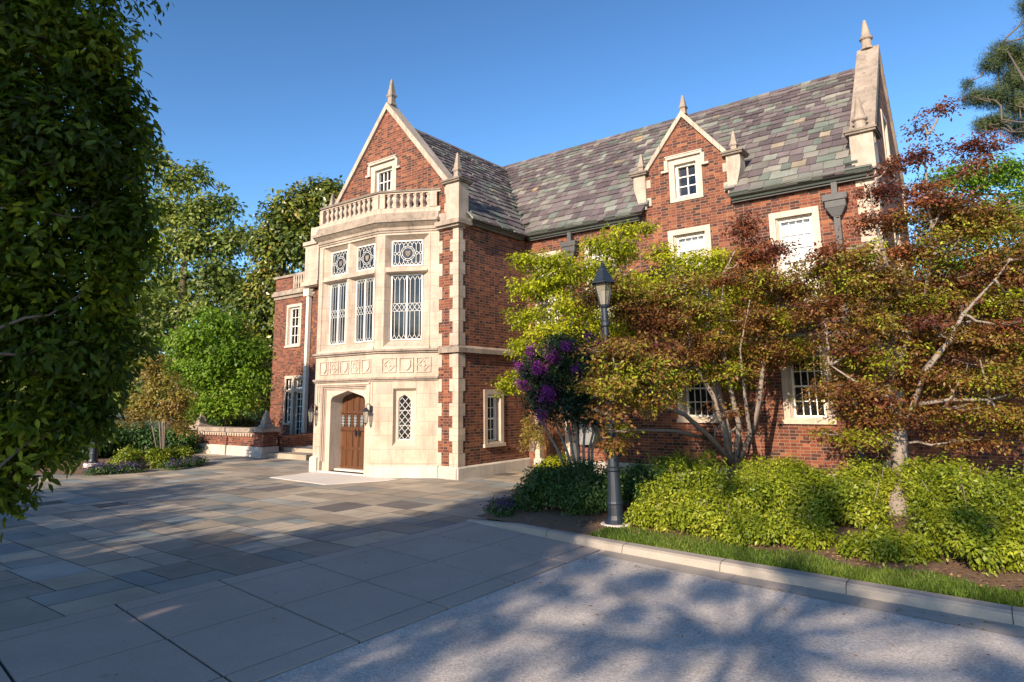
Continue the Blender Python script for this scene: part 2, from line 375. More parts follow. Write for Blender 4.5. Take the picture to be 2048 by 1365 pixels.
def bars2d(mb, F, segs, d, w=.011, th=.012):
    for (ua, za), (ub, zb) in segs:
        L = math.hypot(ub-ua, zb-za)
        if L < 1e-4: continue
        nx, nz = -(zb-za)/L*w/2, (ub-ua)/L*w/2
        q = [(ua+nx, za+nz), (ub+nx, zb+nz), (ub-nx, zb-nz), (ua-nx, za-nz)]
        mb.add([fr(F, u, d, z) for u, z in q]+[fr(F, u, d+th, z) for u, z in q], [(0,1,2,3),(7,6,5,4),(0,4,5,1),(1,5,6,2),(2,6,7,3),(3,7,4,0)])
def lancets(u0, u1, z0, z1, n):
    "tall leaded panel: zigzag head and foot, uprights, crossed lattice band at mid height"
    s = []; w_ = (u1-u0)/n; zb0 = z0+(z1-z0)*.44; zb1 = zb0+.21
    h = w_*.9
    for i in range(n):
        a, b, c = u0+i*w_, u0+(i+1)*w_, u0+(i+.5)*w_
        s += [((a, z1-h*.0), (c, z1-h)), ((b, z1), (c, z1-h)), ((a, z0), (c, z0+h)), ((b, z0), (c, z0+h))]
        s += [((c, z1-h), (c, zb1)), ((c, z0+h), (c, zb0))]
        s += [((a, zb0), (b, zb1)), ((a, zb1), (b, zb0))]
    s += [((u0, zb0), (u1, zb0)), ((u0, zb1), (u1, zb1))]
    return s
def roundel(u0, u1, z0, z1, n=5):
    s = []; cu, cz = (u0+u1)/2, (z0+z1)/2; r_ = (z1-z0)*.31; w_ = (u1-u0)/n; h = w_*.8
    N_ = 28
    for rr in (r_, r_*.76):
        s += [((cu+rr*math.cos(2*math.pi*k/N_), cz+rr*math.sin(2*math.pi*k/N_)), (cu+rr*math.cos(2*math.pi*(k+1)/N_), cz+rr*math.sin(2*math.pi*(k+1)/N_))) for k in range(N_)]
    for k in range(8): a = 2*math.pi*k/8+.39; s.append(((cu+r_*.76*math.cos(a), cz+r_*.76*math.sin(a)), (cu+r_*math.cos(a), cz+r_*math.sin(a))))
    for i in range(n):
        a, b, c = u0+i*w_, u0+(i+1)*w_, u0+(i+.5)*w_
        dz = math.sqrt(max(0, (r_*1.0)**2-(c-cu)**2)) if abs(c-cu) < r_ else 0
        for sg, ze in ((1, z1), (-1, z0)):
            s += [((a, ze), (c, ze-sg*h)), ((b, ze), (c, ze-sg*h)), ((c, ze-sg*h), (c, cz+sg*max(dz, .055)))]
    for sg in (-1, 1):
        for k in range(2):
            e0 = cu+sg*r_ + sg*(abs(u1-cu)-r_)*k/2; e1 = cu+sg*r_+sg*(abs(u1-cu)-r_)*(k+1)/2; m_ = (e0+e1)/2
            s += [((e0, cz), (m_, cz+.05)), ((m_, cz+.05), (e1, cz)), ((e1, cz), (m_, cz-.05)), ((m_, cz-.05), (e0, cz))]
    return s
def leaded(F, u0, z0, u1, z1, kind, parent, depth=.2):
    t = .028
    g = MB(); g.fbox(F, (u0, depth-.04, z0), (u0+t, depth+.04, z1)); g.fbox(F, (u1-t, depth-.04, z0), (u1, depth+.04, z1))
    g.fbox(F, (u0+t, depth-.04, z0), (u1-t, depth+.04, z0+t)); g.fbox(F, (u0+t, depth-.04, z1-t), (u1-t, depth+.04, z1))
    if kind == 'tall':
        m_ = (u0+u1)/2; g.fbox(F, (m_-.018, depth-.035, z0+t), (m_+.018, depth+.035, z1-t))
    g.build('casement_frame', WHITE, parent)
    g = MB()
    if kind == 'tall': segs = lancets(u0+t, (u0+u1)/2-.018, z0+t, z1-t, 3)+lancets((u0+u1)/2+.018, u1-t, z0+t, z1-t, 3)
    else: segs = roundel(u0+t, u1-t, z0+t, z1-t, 7 if u1-u0 > .8 else 5)
    bars2d(g, F, segs, depth-.004, .013); g.build('lead_cames', LEAD, parent)
    if kind != 'tall':          # painted crest inside the roundel
        cu, cz = (u0+u1)/2, (z0+z1)/2; g = MB()
        pts = [(-.07, .07), (.07, .07), (.07, -.02), (.035, -.075), (0, -.095), (-.035, -.075), (-.07, -.02)]
        g.prism([fr(F, cu+a, depth+.004, cz+b) for a, b in pts], Vector(fr(F, 0, .006, 0))-Vector(fr(F, 0, 0, 0))); g.build('crest', CAP, parent)
    MB().fbox(F, (u0+.01, depth+.014, z0+.01), (u1-.01, depth+.022, z1-.01)).build('pane', GLASS, parent)

# ---------------- walls
holes = []
MW = [(-10.97, -10.04), (-9.24, -8.31), (-6.71, -5.58), (-4.15, -3.05)]
for a, b in MW: holes.append(rect(a+11.3+.05, 4.1, b+11.3-.05, 6.2))
for a, b in ((-6.68, -5.62), (-4.15, -3.10)): holes.append(rect(a+11.3+.05, 1.5, b+11.3-.05, 3.02))
holes.append(rect(-6.59+11.3+.05, 7.05, -5.70+11.3-.05, 8.1))
holes.append(rect(.33, .15, 1.32, 2.3))
U = lambda x: x+11.3
m = MB()
wall(m, F_main, [(0, 0), (U(Xg), 0), (U(Xg), 7.0), (U(-5.03), 7.0), (U(-5.03), 8.0), (U(-6.15), 9.28), (U(-7.27), 8.0), (U(-7.27), 7.0), (0, 7.0)], holes, .3)
wall(m, F_side, [(0, 0), (Ym-Yw, 0), (Ym-Yw, 7.0), (0, 7.0)], [rect(13.69-Yw+.05, .86, 14.54-Yw-.05, 2.2)], .3)
wall(m, F_end, [(0, 0), (5.7, 0), (5.7, 7.6), (2.85, 10.95), (0, 7.6)], [rect(2.2, 7.6, 3.0, 9.0), rect(2.2, 4.2, 3.2, 6.1)], .3)
W = lambda x: x+17.05
wall(m, F_wing, [(0, 0), (5.75, 0), (5.75, 7.45), (2.875, 10.72), (0, 7.45)], [rect(W(-14.84)+.05, 7.15, W(-13.74)-.05, 8.95)], .3)
m.add([(Xl, 19.4, 0), (Xl, Yw, 0), (Xl, Yw, 7.4), (Xl, 19.4, 7.4)], [(0, 1, 2, 3)])
m.box((Xl, 21.3, 0), (Xg-.01, 21.43, 7))
m.build('wall', BRICK, house)

# dormer cheeks
for x in (-7.27, -5.03): MB().add([(x, Ym, 6.9), (x, Ym+1.15, 8.0), (x, Ym, 8.0)], [(0, 1, 2)]).build('dormer_cheek', BRICK, house)


# windows of the main front
for i, (a, b) in enumerate(MW): sash_window(F_main, U(a), 4.05, U(b), 6.27, 4, 3, True)
for a, b in ((-6.68, -5.62), (-4.15, -3.10)): sash_window(F_main, U(a), 1.45, U(b), 3.07, 4, 2, False)
def small_case(F, u0, z0, u1, z1, cols, rows):
    w_ = sash_window(F, u0, z0, u1, z1, cols, rows, False, surround=.2, depth=.17, hood=True)
    return w_
# dormer window, three rows of two panes
def casement(F, u0, z0, u1, z1, cols, rows, s, hood=True):
    m = MB(); dp = .17
    m.fbox(F, (u0, -.025, z0), (u0+s, dp+.05, z1)); m.fbox(F, (u1-s, -.025, z0), (u1, dp+.05, z1)); m.fbox(F, (u0+s, -.025, z1-s), (u1-s, dp+.05, z1)); m.fbox(F, (u0+s, -.025, z0), (u1-s, dp+.05, z0+s*.7))
    if hood:
        m.fbox(F, (u0-.05, -.1, z1+.004), (u1+.05, 0, z1+.07)); m.fbox(F, (u0-.07, -.12, z1+.07), (u1+.07, 0, z1+.095))
        for a in (u0-.1, u1+.004): m.fbox(F, (a, -.085, z1-.26), (a+.095, 0, z1+.002))
        m.fbox(F, (u0-.2, -.08, z1-.32), (u0-.0, 0, z1-.262)); m.fbox(F, (u1+.0, -.08, z1-.32), (u1+.2, 0, z1-.262))
    win = m.build('window', CARVED, house)
    a, b, c, d = u0+s, u1-s, z0+s*.7, z1-s; t = .06
    g = MB()
    g.fbox(F, (a, dp-.09, c), (a+t, dp+.03, d)); g.fbox(F, (b-t, dp-.09, c), (b, dp+.03, d)); g.fbox(F, (a+t, dp-.09, d-t), (b-t, dp+.03, d)); g.fbox(F, (a+t, dp-.09, c), (b-t, dp+.03, c+t))
    g.build('sash', WHITE, win); g = MB()
    for i in range(1, cols): x = a+t+(b-a-2*t)*i/cols; g.fbox(F, (x-.014, dp-.03, c+t), (x+.014, dp+.025, d-t))
    for i in range(1, rows): z = c+t+(d-c-2*t)*i/rows; g.fbox(F, (a+t, dp-.028, z-.014), (b-t, dp+.023, z+.014))
    g.build('glazing_bars', WHITE, win)
    MB().fbox(F, (a+t-.01, dp+.005, c+t-.01), (b-t+.01, dp+.012, d-t+.01)).build('pane', GLASS, win)
casement(F_main, U(-6.59), 7.01, U(-5.70), 8.17, 2, 3, .15)
casement(F_wing, W(-14.84), 7.12, W(-13.74), 9.03, 4, 5, .17)
sash_window(F_side, 13.69-Yw, .81, 14.54-Yw, 2.25, 3, 2, False)
sash_window(F_end, 2.15, 7.55, 3.05, 9.05, 2, 3, False)
sash_window(F_end, 2.15, 4.15, 3.25, 6.15, 3, 2, True)

# side door in the inner corner
m = MB(); m.fbox(F_main, (.24, -.04, .02), (.40, .3, 2.45)); m.fbox(F_main, (1.26, -.04, .02), (1.42, .3, 2.45)); m.fbox(F_main, (.40, -.04, 2.22), (1.26, .3, 2.45))
sd_ = m.build('side_door_surround', CARVED, house)
m = MB(); m.fbox(F_main, (.40, .12, .12), (1.26, .18, 2.22))
for a in (.5, .87):
    for z0_, z1_ in ((.25, .95), (1.1, 2.05)): m.fbox(F_main, (a, .095, z0_), (a+.29, .12, z1_))
m.build('side_door', WOOD, sd_)

# ---------------- plinth, string courses
def band(name, F, L, z0, z1, proj, mat, u0=0, cap=0):
    m = MB(); m.fbox(F, (u0, -proj, z0), (L, .02, z1))
    if cap: m.prism([fr(F, u0, -proj, z1), fr(F, u0, .0, z1), fr(F, u0, .0, z1+cap)], Vector(fr(F, L, 0, 0))-Vector(fr(F, u0, 0, 0)))
    return m
for a in (band('p', F_main, U(Xg)+.06, 0, .27, .06, PLINTH, .2, .04), band('', F_side, Ym-Yw, -.01, .272, .06, PLINTH, -.06, .04), band('', F_wing, 5.75, 0, .27, .06, PLINTH, 5.1, .04),
          band('', F_cant, CL, 0, .275, .06, PLINTH, -.02, .04), band('', F_bay, 2.65+.03, 0, .268, .06, PLINTH, 2.4, .04), band('', F_bay, .25, 0, .4, .063, PLINTH, -.06, .04), band('', F_end, 5.7, 0, .27, .058, PLINTH, .0, .04)):
    a.build('plinth', PLINTH, house)
m = band('', F_side, Ym-Yw, 3.2, 3.32, .09, STONE, -.09, .07); a = band('', F_wing, 5.75+.02, 3.2, 3.321, .092, STONE, 5.12, .07); m.add(a.v, a.f)
a = band('', F_main, U(Xg)+.02, 3.2, 3.322, .088, STONE, .1, .07); m.add(a.v, a.f)
m.build('string_course', STONE_W, house)

# ---------------- quoins
def quoins(F, u_corner, sgn, zs, mat=STONE, short=.17, long=.30, proj=.012):
    m = MB()
    for i, (za, zb) in enumerate(zs):
        wd = long if i % 2 == 0 else short
        a, b = (u_corner-wd, u_corner) if sgn < 0 else (u_corner, u_corner+wd)
        m.fbox(F, (a, -proj, za+.003), (b, .02, zb-.003))
    return m
qz = []; z = .31
while z < 6.6:
    h = .33 if len(qz) % 2 == 0 else .30
    if not (z < 3.2 < z+h): qz.append((z, z+h-.0))
    else: qz.append((z, 3.2)); z = 3.39-h
    z += h
def each_quoin(F, u, sg, zs, short, long):
    for i, z_ in enumerate(zs): quoins(F, u, sg, [z_], short=(long if i % 2 == 0 else short), long=(long if i % 2 == 0 else short)).build('quoin', STONE, house)
each_quoin(F_wing, 5.75+.012, -1, qz, .20, .31); each_quoin(F_side, 0, 1, qz, .17, .26)
# blocks that tooth the bay into the brick
for i, (za, zb) in enumerate(qz):
    if i % 2 == 0: MB().fbox(F_wing, (5.0, -.012, za), (5.18, .02, zb)).build('quoin', STONE, house)
each_quoin(F_main, U(Xg)+.012, -1, qz, .26, .42); each_quoin(F_end, 0, 1, qz, .22, .36)
for k_, zc in enumerate((7.05, 7.55)):
    MB().fbox(F_main, (U(-5.03)-.14, -.012, zc), (U(-5.03)+.004, .02, zc+.22)).build('quoin', COPE, house); MB().fbox(F_main, (U(-7.27)-.004, -.012, zc), (U(-7.27)+.14, .02, zc+.22)).build('quoin', COPE, house)
    MB().fbox(F_wing, (5.75-.50, -.012, zc), (5.754, .02, zc+.24)).build('quoin', STONE, house)


# ---------------- the bay
RB0, RB1, TB0, TB1 = 3.42, 6.49, 5.44, 5.60
bw = MB()
door_hole = rect(.31, .02, 2.24, 2.40)
wall(bw, F_bay, [(0, 0), (2.65, 0), (2.65, 7.1), (0, 7.1)], [rect(.20, RB0, 2.49, RB1), door_hole], .1)
wall(bw, F_cant, [(0, 0), (CL, 0), (CL, 7.1), (0, 7.1)], [rect(.18, RB0, 1.42, RB1), rect(.47, .80, 1.11, 2.30)], .02)
wall(bw, F_lc, [(0, 0), (math.hypot(.8, Yw-Yb), 0), (math.hypot(.8, Yw-Yb), 7.1), (0, 7.1)], [], .1)
def splay(mb, F, o, i, d0, d1):
    A = rect(*o); B = rect(*i)
    mb.add([fr(F, u, d0, z) for u, z in A]+[fr(F, u, d1, z) for u, z in B], [(k, 4+k, 4+(k+1) % 4, (k+1) % 4) for k in range(4)])
# two light window of the front face
for (a, b) in ((.20, 1.28), (1.37, 2.49)):
    for (z0_, z1_) in ((RB0, TB0), (TB1, RB1)):
        zi0 = z0_+(.17 if z0_ == RB0 else .05); zi1 = z1_-(.04 if z1_ == TB0 else .12)
        ia = a+(.16 if a < 1 else .15); ib = b-(.18 if a < 1 else .20)
        splay(bw, F_bay, (a, z0_, b, z1_), (ia, zi0, ib, zi1), .0 if False else .012, .19)
bw.fbox(F_bay, (1.28, .012, RB0), (1.37, .19, RB1)); bw.fbox(F_bay, (.2, .010, TB0), (1.28, .19, TB1)); bw.fbox(F_bay, (1.37, .010, TB0), (2.49, .19, TB1))
bw.fbox(F_bay, (.17, -.03, TB0+.02), (2.50, .012, TB0+.07))
for (z0_, z1_) in ((RB0, TB0), (TB1, RB1)):
    splay(bw, F_cant, (.18, z0_, 1.42, z1_), (.31, z0_+(.17 if z0_ == RB0 else .05), 1.2, z1_-(.04 if z1_ == TB0 else .12)), .0, .19)
bw.fbox(F_cant, (.18, .006, TB0), (1.42, .19, TB1)); bw.fbox(F_cant, (.2, -.03, TB0+.02), (1.38, .006, TB0+.07))
# fine arris moulding around the recesses
for F, a, b in ((F_bay, .20, 2.49), (F_cant, .18, 1.42)):
    for q in ((a-.035, -.014, RB0), (b+.010, -.014, RB0)): bw.fbox(F, q, (q[0]+.025, .0, RB1+.03))
    bw.fbox(F, (a-.010, -.014, RB1+.005), (b+.010, 0, RB1+.03))
bay = bw.build('bay', STONE, house)
wf = MB().fbox(F_bay, (.16, -.05, RB0-.09), (2.53, .0, RB0-.012)).build('bay_window', CARVED, house)
leaded(F_bay, .36, 3.60, 1.10, 5.40, 'tall', wf); leaded(F_bay, 1.52, 3.60, 2.29, 5.40, 'tall', wf)
leaded(F_bay, .36, 5.65, 1.10, 6.37, 'round', wf); leaded(F_bay, 1.52, 5.65, 2.29, 6.37, 'round', wf)
wc = MB().fbox(F_cant, (.14, -.05, RB0-.09), (1.46, .0, RB0-.012)).build('bay_window', CARVED, house)
leaded(F_cant, .31, 3.60, 1.20, 5.40, 'tall', wc); leaded(F_cant, .31, 5.65, 1.20, 6.37, 'round', wc)
# narrow lancet window of the cant
lm = MB(); F = F_cant
splay(lm, F, (.47, .80, 1.11, 2.30), (.52, .90, 1.06, 2.23), .0, .12)
arch = [(.58, .96), (.93, .96), (.93, 1.98), (.90, 2.06), (.755, 2.14), (.61, 2.06), (.58, 1.98)]
wall(lm, ((fr(F, 0, .12, 0)[0], fr(F, 0, .12, 0)[1]), F[1], F[2]), rect(.52, .90, 1.06, 2.23), [arch], .07)
lw = lm.build('lancet_window', CARVED, house)
g = MB(); segs = []
for a, b in zip(arch, arch[1:]+arch[:1]): segs.append((a, b))
bars2d(g, F, segs, .15, .03, .04); g.build('casement_frame', WHITE, lw)
g = MB(); segs = []
for k in range(-2, 7):
    for sg in (1, -1):
        z0_ = .96+k*.2; 
        a = (.58, z0_) if sg > 0 else (.93, z0_); b = (.93, z0_+.4) if sg > 0 else (.58, z0_+.4)
        # clip in z
        lo, hi = .96, 2.0+(.08 if abs(0) < 1 else 0)
        t0 = max(0, (lo-a[1])/.4); t1 = min(1, (hi-a[1])/.4)
        if t1 > t0:
            f_ = lambda t: (a[0]+(b[0]-a[0])*t, a[1]+(b[1]-a[1])*t); segs.append((f_(t0), f_(t1)))
for z_ in (1.33, 1.72): segs.append(((.58, z_), (.93, z_)))
bars2d(g, F, segs, .165, .013, .012); g.build('lead_cames', LEAD, lw)
g = MB(); g.prism([fr(F, u, .18, z) for u, z in arch], Vector(fr(F, 0, .004, 0))-Vector(fr(F, 0, 0, 0))); g.build('pane', GLASS, lw)

# string courses of the bay and carved panel band
m = MB()
def wrap(mb, z0, z1, pr, slope=0):
    "band that follows front and cant of the bay with mitred corner"
    pts = [(-16.95-pr*.9, Yw+.0), (-16.15-pr*.4, Yb-pr), (-13.5+pr*.22, Yb-pr), (-12.0+pr*.45, Yw-pr*.9), (-12.0+pr*.45, Yw+.02), (-12.0, Yw+.02), (-13.5, Yb+.02), (-16.15, Yb+.02), (-16.95, Yw+.02)]
    mb.prism([(x, y, z0) for x, y in pts], (0, 0, z1-z0))
for z0_, z1_, pr in ((3.24, 3.29, .05), (3.29, 3.345, .10), (2.50, 2.545, .035), (2.545, 2.60, .075)): wrap(m, z0_, z1_, pr)
m.build('string_course', STONE_W, house)
def sq_panel(mb, F, c, half, kind):
    z = 2.92; t = .025
    for a, b in (((c-half, -.03, z-half), (c-half+t, 0, z+half)), ((c+half-t, -.03, z-half), (c+half, 0, z+half)), ((c-half+t, -.03, z+half-t), (c+half-t, 0, z+half)), ((c-half+t, -.03, z-half), (c+half-t, 0, z-half+t))): mb.fbox(F, a, b)
    h = half-t-.01
    if kind == 'q':
        bars2d(mb, F, [((c-h, z), (c, z+h)), ((c, z+h), (c+h, z)), ((c+h, z), (c, z-h)), ((c, z-h), (c-h, z))], -.022, .028, .024)
        for k in range(6): a = k*math.pi/3; mb.lathe((0, 0, 0), [(0, 0)], 3) if False else None
        mb.prism([fr(F, c+.055*math.cos(k*math.pi/4), -.02, z+.055*math.sin(k*math.pi/4)) for k in range(8)], Vector(fr(F, 0, .024, 0))-Vector(fr(F, 0, 0, 0)))
        for k in range(4):
            a = k*math.pi/2; cu_, cz_ = c+.095*math.cos(a), z+.095*math.sin(a)
            mb.prism([fr(F, cu_+.03*math.cos(j*math.pi/3), -.016, cz_+.03*math.sin(j*math.pi/3)) for j in range(6)], Vector(fr(F, 0, .02, 0))-Vector(fr(F, 0, 0, 0)))
    else:
        pts = [(-.12, .13), (.12, .13), (.12, -.04), (.06, -.12), (0, -.15), (-.06, -.12), (-.12, -.04)]
        mb.prism([fr(F, c+a, -.03, z+b) for a, b in pts], Vector(fr(F, 0, .034, 0))-Vector(fr(F, 0, 0, 0)))
for c, k in ((.34, 'q'), (.82, 's'), (1.30, 'q')): m = MB(); sq_panel(m, F_cant, c, .20, k); m.build('carved_panel', CARVED, house)
for i in range(5): m = MB(); sq_panel(m, F_bay, .40+i*.46, .19, 'sq'[i % 2]); m.build('carved_panel', CARVED, house)

# cornice and deck
m = MB()
for z0_, z1_, pr in ((6.56, 6.62, .03), (6.62, 6.70, .06), (6.82, 6.90, .22), (6.90, 7.02, .13), (7.02, 7.10, .10)): wrap(m, z0_, z1_, pr)
pts = lambda pr: [(-16.95-pr*.9, Yw), (-16.15-pr*.4, Yb-pr), (-13.5+pr*.22, Yb-pr), (-12.0+pr*.45, Yw-pr*.9)]
A = [(x, y, 6.70) for x, y in pts(.06)]; B = [(x, y, 6.82) for x, y in pts(.20)]
m.add(A+B, [(i, i+1, 5+i, 4+i) for i in range(3)])
m.build('cornice', STONE_W, house)
MB().prism([(-16.95, Yw, 7.05), (-16.15, Yb, 7.05), (-13.5, Yb, 7.05), (-12.0, Yw, 7.05)], (0, 0, .03)).build('deck', GUTTER, house)
# balustrade
m = MB(); F_b2 = frame((-16.15, Yb-.02), (-13.5, Yb-.02)); F_c2 = frame((-13.48, Yb-.02), (-11.98, Yw-.03))
ws, we = .17, .0
def rail(z0_, z1_, w0, w1): 
    o_ = [(-16.12, Yb+w1), (-16.12, Yb-w0), (-13.5+w0*.3, Yb-w0), (-11.93, Yw-w0*.6), (-12.1, Yw), (-13.55, Yb+w1)]
    m.prism([(x, y, z0_) for x, y in o_], (0, 0, z1_-z0_))
rail(7.10, 7.24, .07, .18)
rail(7.66, 7.70, .05, .16)
for F, us in ((F_b2, (.03, 2.45)), (F_c2, (.0, 1.44))):
    for u in us: m.fbox(F, (u, -.06, 7.24), (u+.20 if u > .1 else u+.15, .16, 7.66))
bal = m.build('balustrade', STONE, house)
cm = MB(); m = cm; rail(7.70, 7.76, .09, .2); cm.build('handrail', CAP, bal)
prof = [(.085, 0), (.085, .05), (.058, .08), (.062, .13), (.088, .20), (.088, .24), (.062, .31), (.058, .34), (.085, .37), (.085, .42)]
bm_ = MB().lathe((0, 0, 0), prof, 4, math.pi/4); b0 = bm_.build('baluster', STONE, bal)
spots = [fr(F_b2, .28+.205*i+.05, .05, 7.24) for i in range(11)]+[fr(F_c2, .26+.19*i, .05, 7.24) for i in range(7)]
for i, p in enumerate(spots):
    o = b0 if i == 0 else b0.copy()
    if i: COL.objects.link(o); o.parent = bal
    o['_local'] = 1
    o.location = p

# ---------------- door
F = F_bay; m = MB()
Fd = ((fr(F, 0, .1, 0)[0], fr(F, 0, .1, 0)[1]), F[1], F[2])
tud = lambda e=0: [(.61-e, .0), (2.10+e, .0), (2.10+e, 1.98), (2.06+e, 2.07+e*.6), (1.98+e*.8, 2.12+e), (1.36, 2.27+e), (.74-e*.8, 2.12+e), (.65-e, 2.07+e*.6), (.61-e, 1.98)]
wall(m, Fd, rect(.31, .02, 2.24, 2.40), [[(u, max(z, .05)) for u, z in tud()]], .42)
# stepped frame around the recess
for k, (e, p) in enumerate(((.0, .02), (.045, .05), (.09, .075))):
    m.fbox(F, (.31+e, p, .3), (.31+e+.02, .1, 2.38-e)); m.fbox(F, (2.22-e, p, .3), (2.24-e, .1, 2.38-e)); m.fbox(F, (.31+e, p, 2.38-e), (2.24-e, .1, 2.40-e+.0001*k))
for u in (.10, 2.36):                     # slim colonnettes ending in label stops
    m.fbox(F, (u+.02, -.03, 1.72), (u+.055, .002, 2.50)); m.fbox(F, (u+.13, -.025, 1.95), (u+.15, .002, 2.50)); m.fbox(F, (u-.0, -.05, 1.62), (u+.09, .002, 1.72))
m.fbox(F, (.16, -.03, 2.43), (2.42, .002, 2.47))
surround = m.build('door_surround', CARVED, house)
m = MB(); m.fbox(F, (.25, -.02, .0), (2.3, .55, .05)); m.fbox(F, (.45, .3, .05), (2.2, .62, .1)); m.build('threshold', PAD, house)
def leaf(u0, u1):
    m = MB(); dp = .52
    m.fbox(F, (u0, dp, .1), (u1, dp+.05, 2.26))
    n = 3; s_ = (u1-u0)
    for zc in (.1, .62, 1.16, 1.62, 2.14): m.fbox(F, (u0+.002, dp-.02, zc), (u1-.002, dp+.001, zc+.075))
    for i in range(n+1):
        uu = u0+s_*i/n; m.fbox(F, (max(u0+.003, uu-.03), dp-.018, .12), (min(u1-.003, uu+.03), dp+.001, 2.2))
    m.fbox(F, (u0, dp-.05, 1.15), (u1, dp-.0, 1.185)); m.fbox(F, (u0, dp-.05, 1.63), (u1, dp-.0, 1.67))
    return m
for k, (a, b) in enumerate(((.55, 1.352), (1.362, 2.16))):
    L = leaf(a, b).build('door_leaf', WOOD, house); g = MB(); gb = MB()
    for i in range(3):
        c = a+(b-a)*(i+.5)/3
        g.fbox(F, (c-.075, .512, 1.26), (c+.075, .518, 1.58))
        for uu in (-.025, .025): gb.fbox(F, (c+uu-.005, .503, 1.26), (c+uu+.005, .511, 1.58))
        for zz in (1.34, 1.42, 1.50): gb.fbox(F, (c-.075, .504, zz-.004), (c+.075, .510, zz+.004))
    g.build('pane', GLASS, L); gb.build('glazing_bars', LEAD, L)
    hh = MB(); hu = b-.07 if k == 0 else a+.07
    hh.fbox(F, (hu-.02, .47, 1.0), (hu+.02, .5, 1.2)); hh.tube([fr(F, hu, .46, 1.05), fr(F, hu, .42, 1.08), fr(F, hu, .42, 1.14), fr(F, hu, .46, 1.17)], .01)
    hh.fbox(F, (a+.02 if k == 0 else a+.3, .495, 1.145), (b-.3 if k == 0 else b-.02, .5, 1.18)); hh.build('door_handle', IRON, L)

# ---------------- roofs
rng = np.random.default_rng(5)
EZ, EY, RZ, RY = 6.82, 15.45, 10.52, 18.6
slm = (RZ-EZ)/(RY-EY); WX, WZ, WE = -14.17, 10.42, 6.78
slw = (WZ-WE)/(3.12)
zmain = lambda y: EZ+slm*(y-EY); zwing = lambda x: WZ-slw*abs(x-WX)
def slates(surf, u_rng, rows, keep, name):
    "surf(u, s) -> point on roof at run u and slope distance s, plus normal; overlapping slates, each with its own tone"
    V = []; Fc = []; UVv = []; s = 0; ri = 0
    L = rows
    while s < L:
        ex = .31-.13*(s/L)                     # graduated courses
        u = u_rng[0]-rng.uniform(0, .3)
        while u < u_rng[1]:
            wd = rng.uniform(.20, .46)*(1-.25*s/L)
            um = u+wd/2
            if keep(um, s+ex*.4):
                th = rng.uniform(.014, .030); j = rng.uniform(-.035, .03); lift = rng.uniform(.0, .012)
                a0 = u+.004; a1 = u+wd-.004; s0 = s+j; s1 = s+ex*1.35
                P = [surf(a0, s0+rng.uniform(-.012, .012), th+.03+lift), surf(a1, s0+rng.uniform(-.012, .012), th+.03+lift), surf(a1, s1, .012), surf(a0, s1, .012), surf(a0, s0, .008), surf(a1, s0, .008)]
                if rng.random() < .35:      # clipped corner
                    pass
                n = len(V); V += P; Fc += [(n, n+1, n+2, n+3), (n+4, n+5, n+1, n), (n+4, n, n+3, n+3)[:3]+() , (n+5, n+2, n+1)]
                tone = rng.random()
                # purple slates dominate towards the ridge, tans and greens near the eaves
                tone = tone**(1.0+1.2*s/L)
                UVv.append((tone, rng.random(), 4+4+3+3))
            u += wd
        s += ex; ri += 1
    me = bpy.data.meshes.new(name); me.from_pydata(V, [], Fc); me.update()
    uv = me.uv_layers.new(name='UVMap'); arr = np.concatenate([np.tile([a, b], (k, 1)) for a, b, k in UVv]).astype(np.float32)
    uv.data.foreach_set('uv', arr.ravel()); me.materials.append(SLATE)
    o = bpy.data.objects.new(name, me); COL.objects.link(o); return o
def surf_main(u, s, h):
    n = Vector((0, -slm, 1)).normalized(); d = Vector((0, 1, slm)).normalized(); p = Vector((u, EY, EZ))+d*s+n*h; return tuple(p)
def surf_wing(y, s, h):
    n = Vector((slw, 0, 1)).normalized(); d = Vector((-1, 0, slw)).normalized(); p = Vector((WX+3.12, y, WE))+d*s+n*h; return tuple(p)
LM = math.hypot(RY-EY, RZ-EZ); LW_ = math.hypot(3.12, WZ-WE)
DX, DH, DZ = -6.15, 1.12, 9.2          # dormer
def keep_main(x, s):
    p = surf_main(x, s, 0)
    if x < -11.0 and zwing(x) > p[2]-.02 and x > WX-3.2: return False
    if abs(x-DX) < 1.15 and p[2] < DZ-1.13*abs(x-DX)-.05: return False
    return x < -2.25
def keep_wing(y, s):
    p = surf_wing(y, s, 0)
    return y > 13.0 and (zmain(y) < p[2]+.02 or y < EY) and y < RY
rf = MB()
for xa, xb, ya in ((Xl-.1, -7.3, EY), (-7.3, -5.0, Ym+.32), (-5.0, -2.2, EY)):
    rf.add([(xa, ya, zmain(ya)-.03), (xb, ya, zmain(ya)-.03), (xb, RY, RZ-.03), (xa, RY, RZ-.03)], [(0, 1, 2, 3)])
rf.add([(Xl-.1, RY, RZ-.03), (-2.2, RY, RZ-.03), (-2.2, 2*RY-EY, EZ-.03), (Xl-.1, 2*RY-EY, EZ-.03)], [(0, 1, 2, 3)])
rf.add([(WX+3.12, 12.9, WE-.03), (WX+3.12, RY, WE-.03), (WX, RY, WZ-.03), (WX, 12.9, WZ-.03), (WX-3.12, 12.9, WE-.03), (WX-3.12, RY, WE-.03)], [(0, 1, 2, 3), (3, 2, 5, 4)])
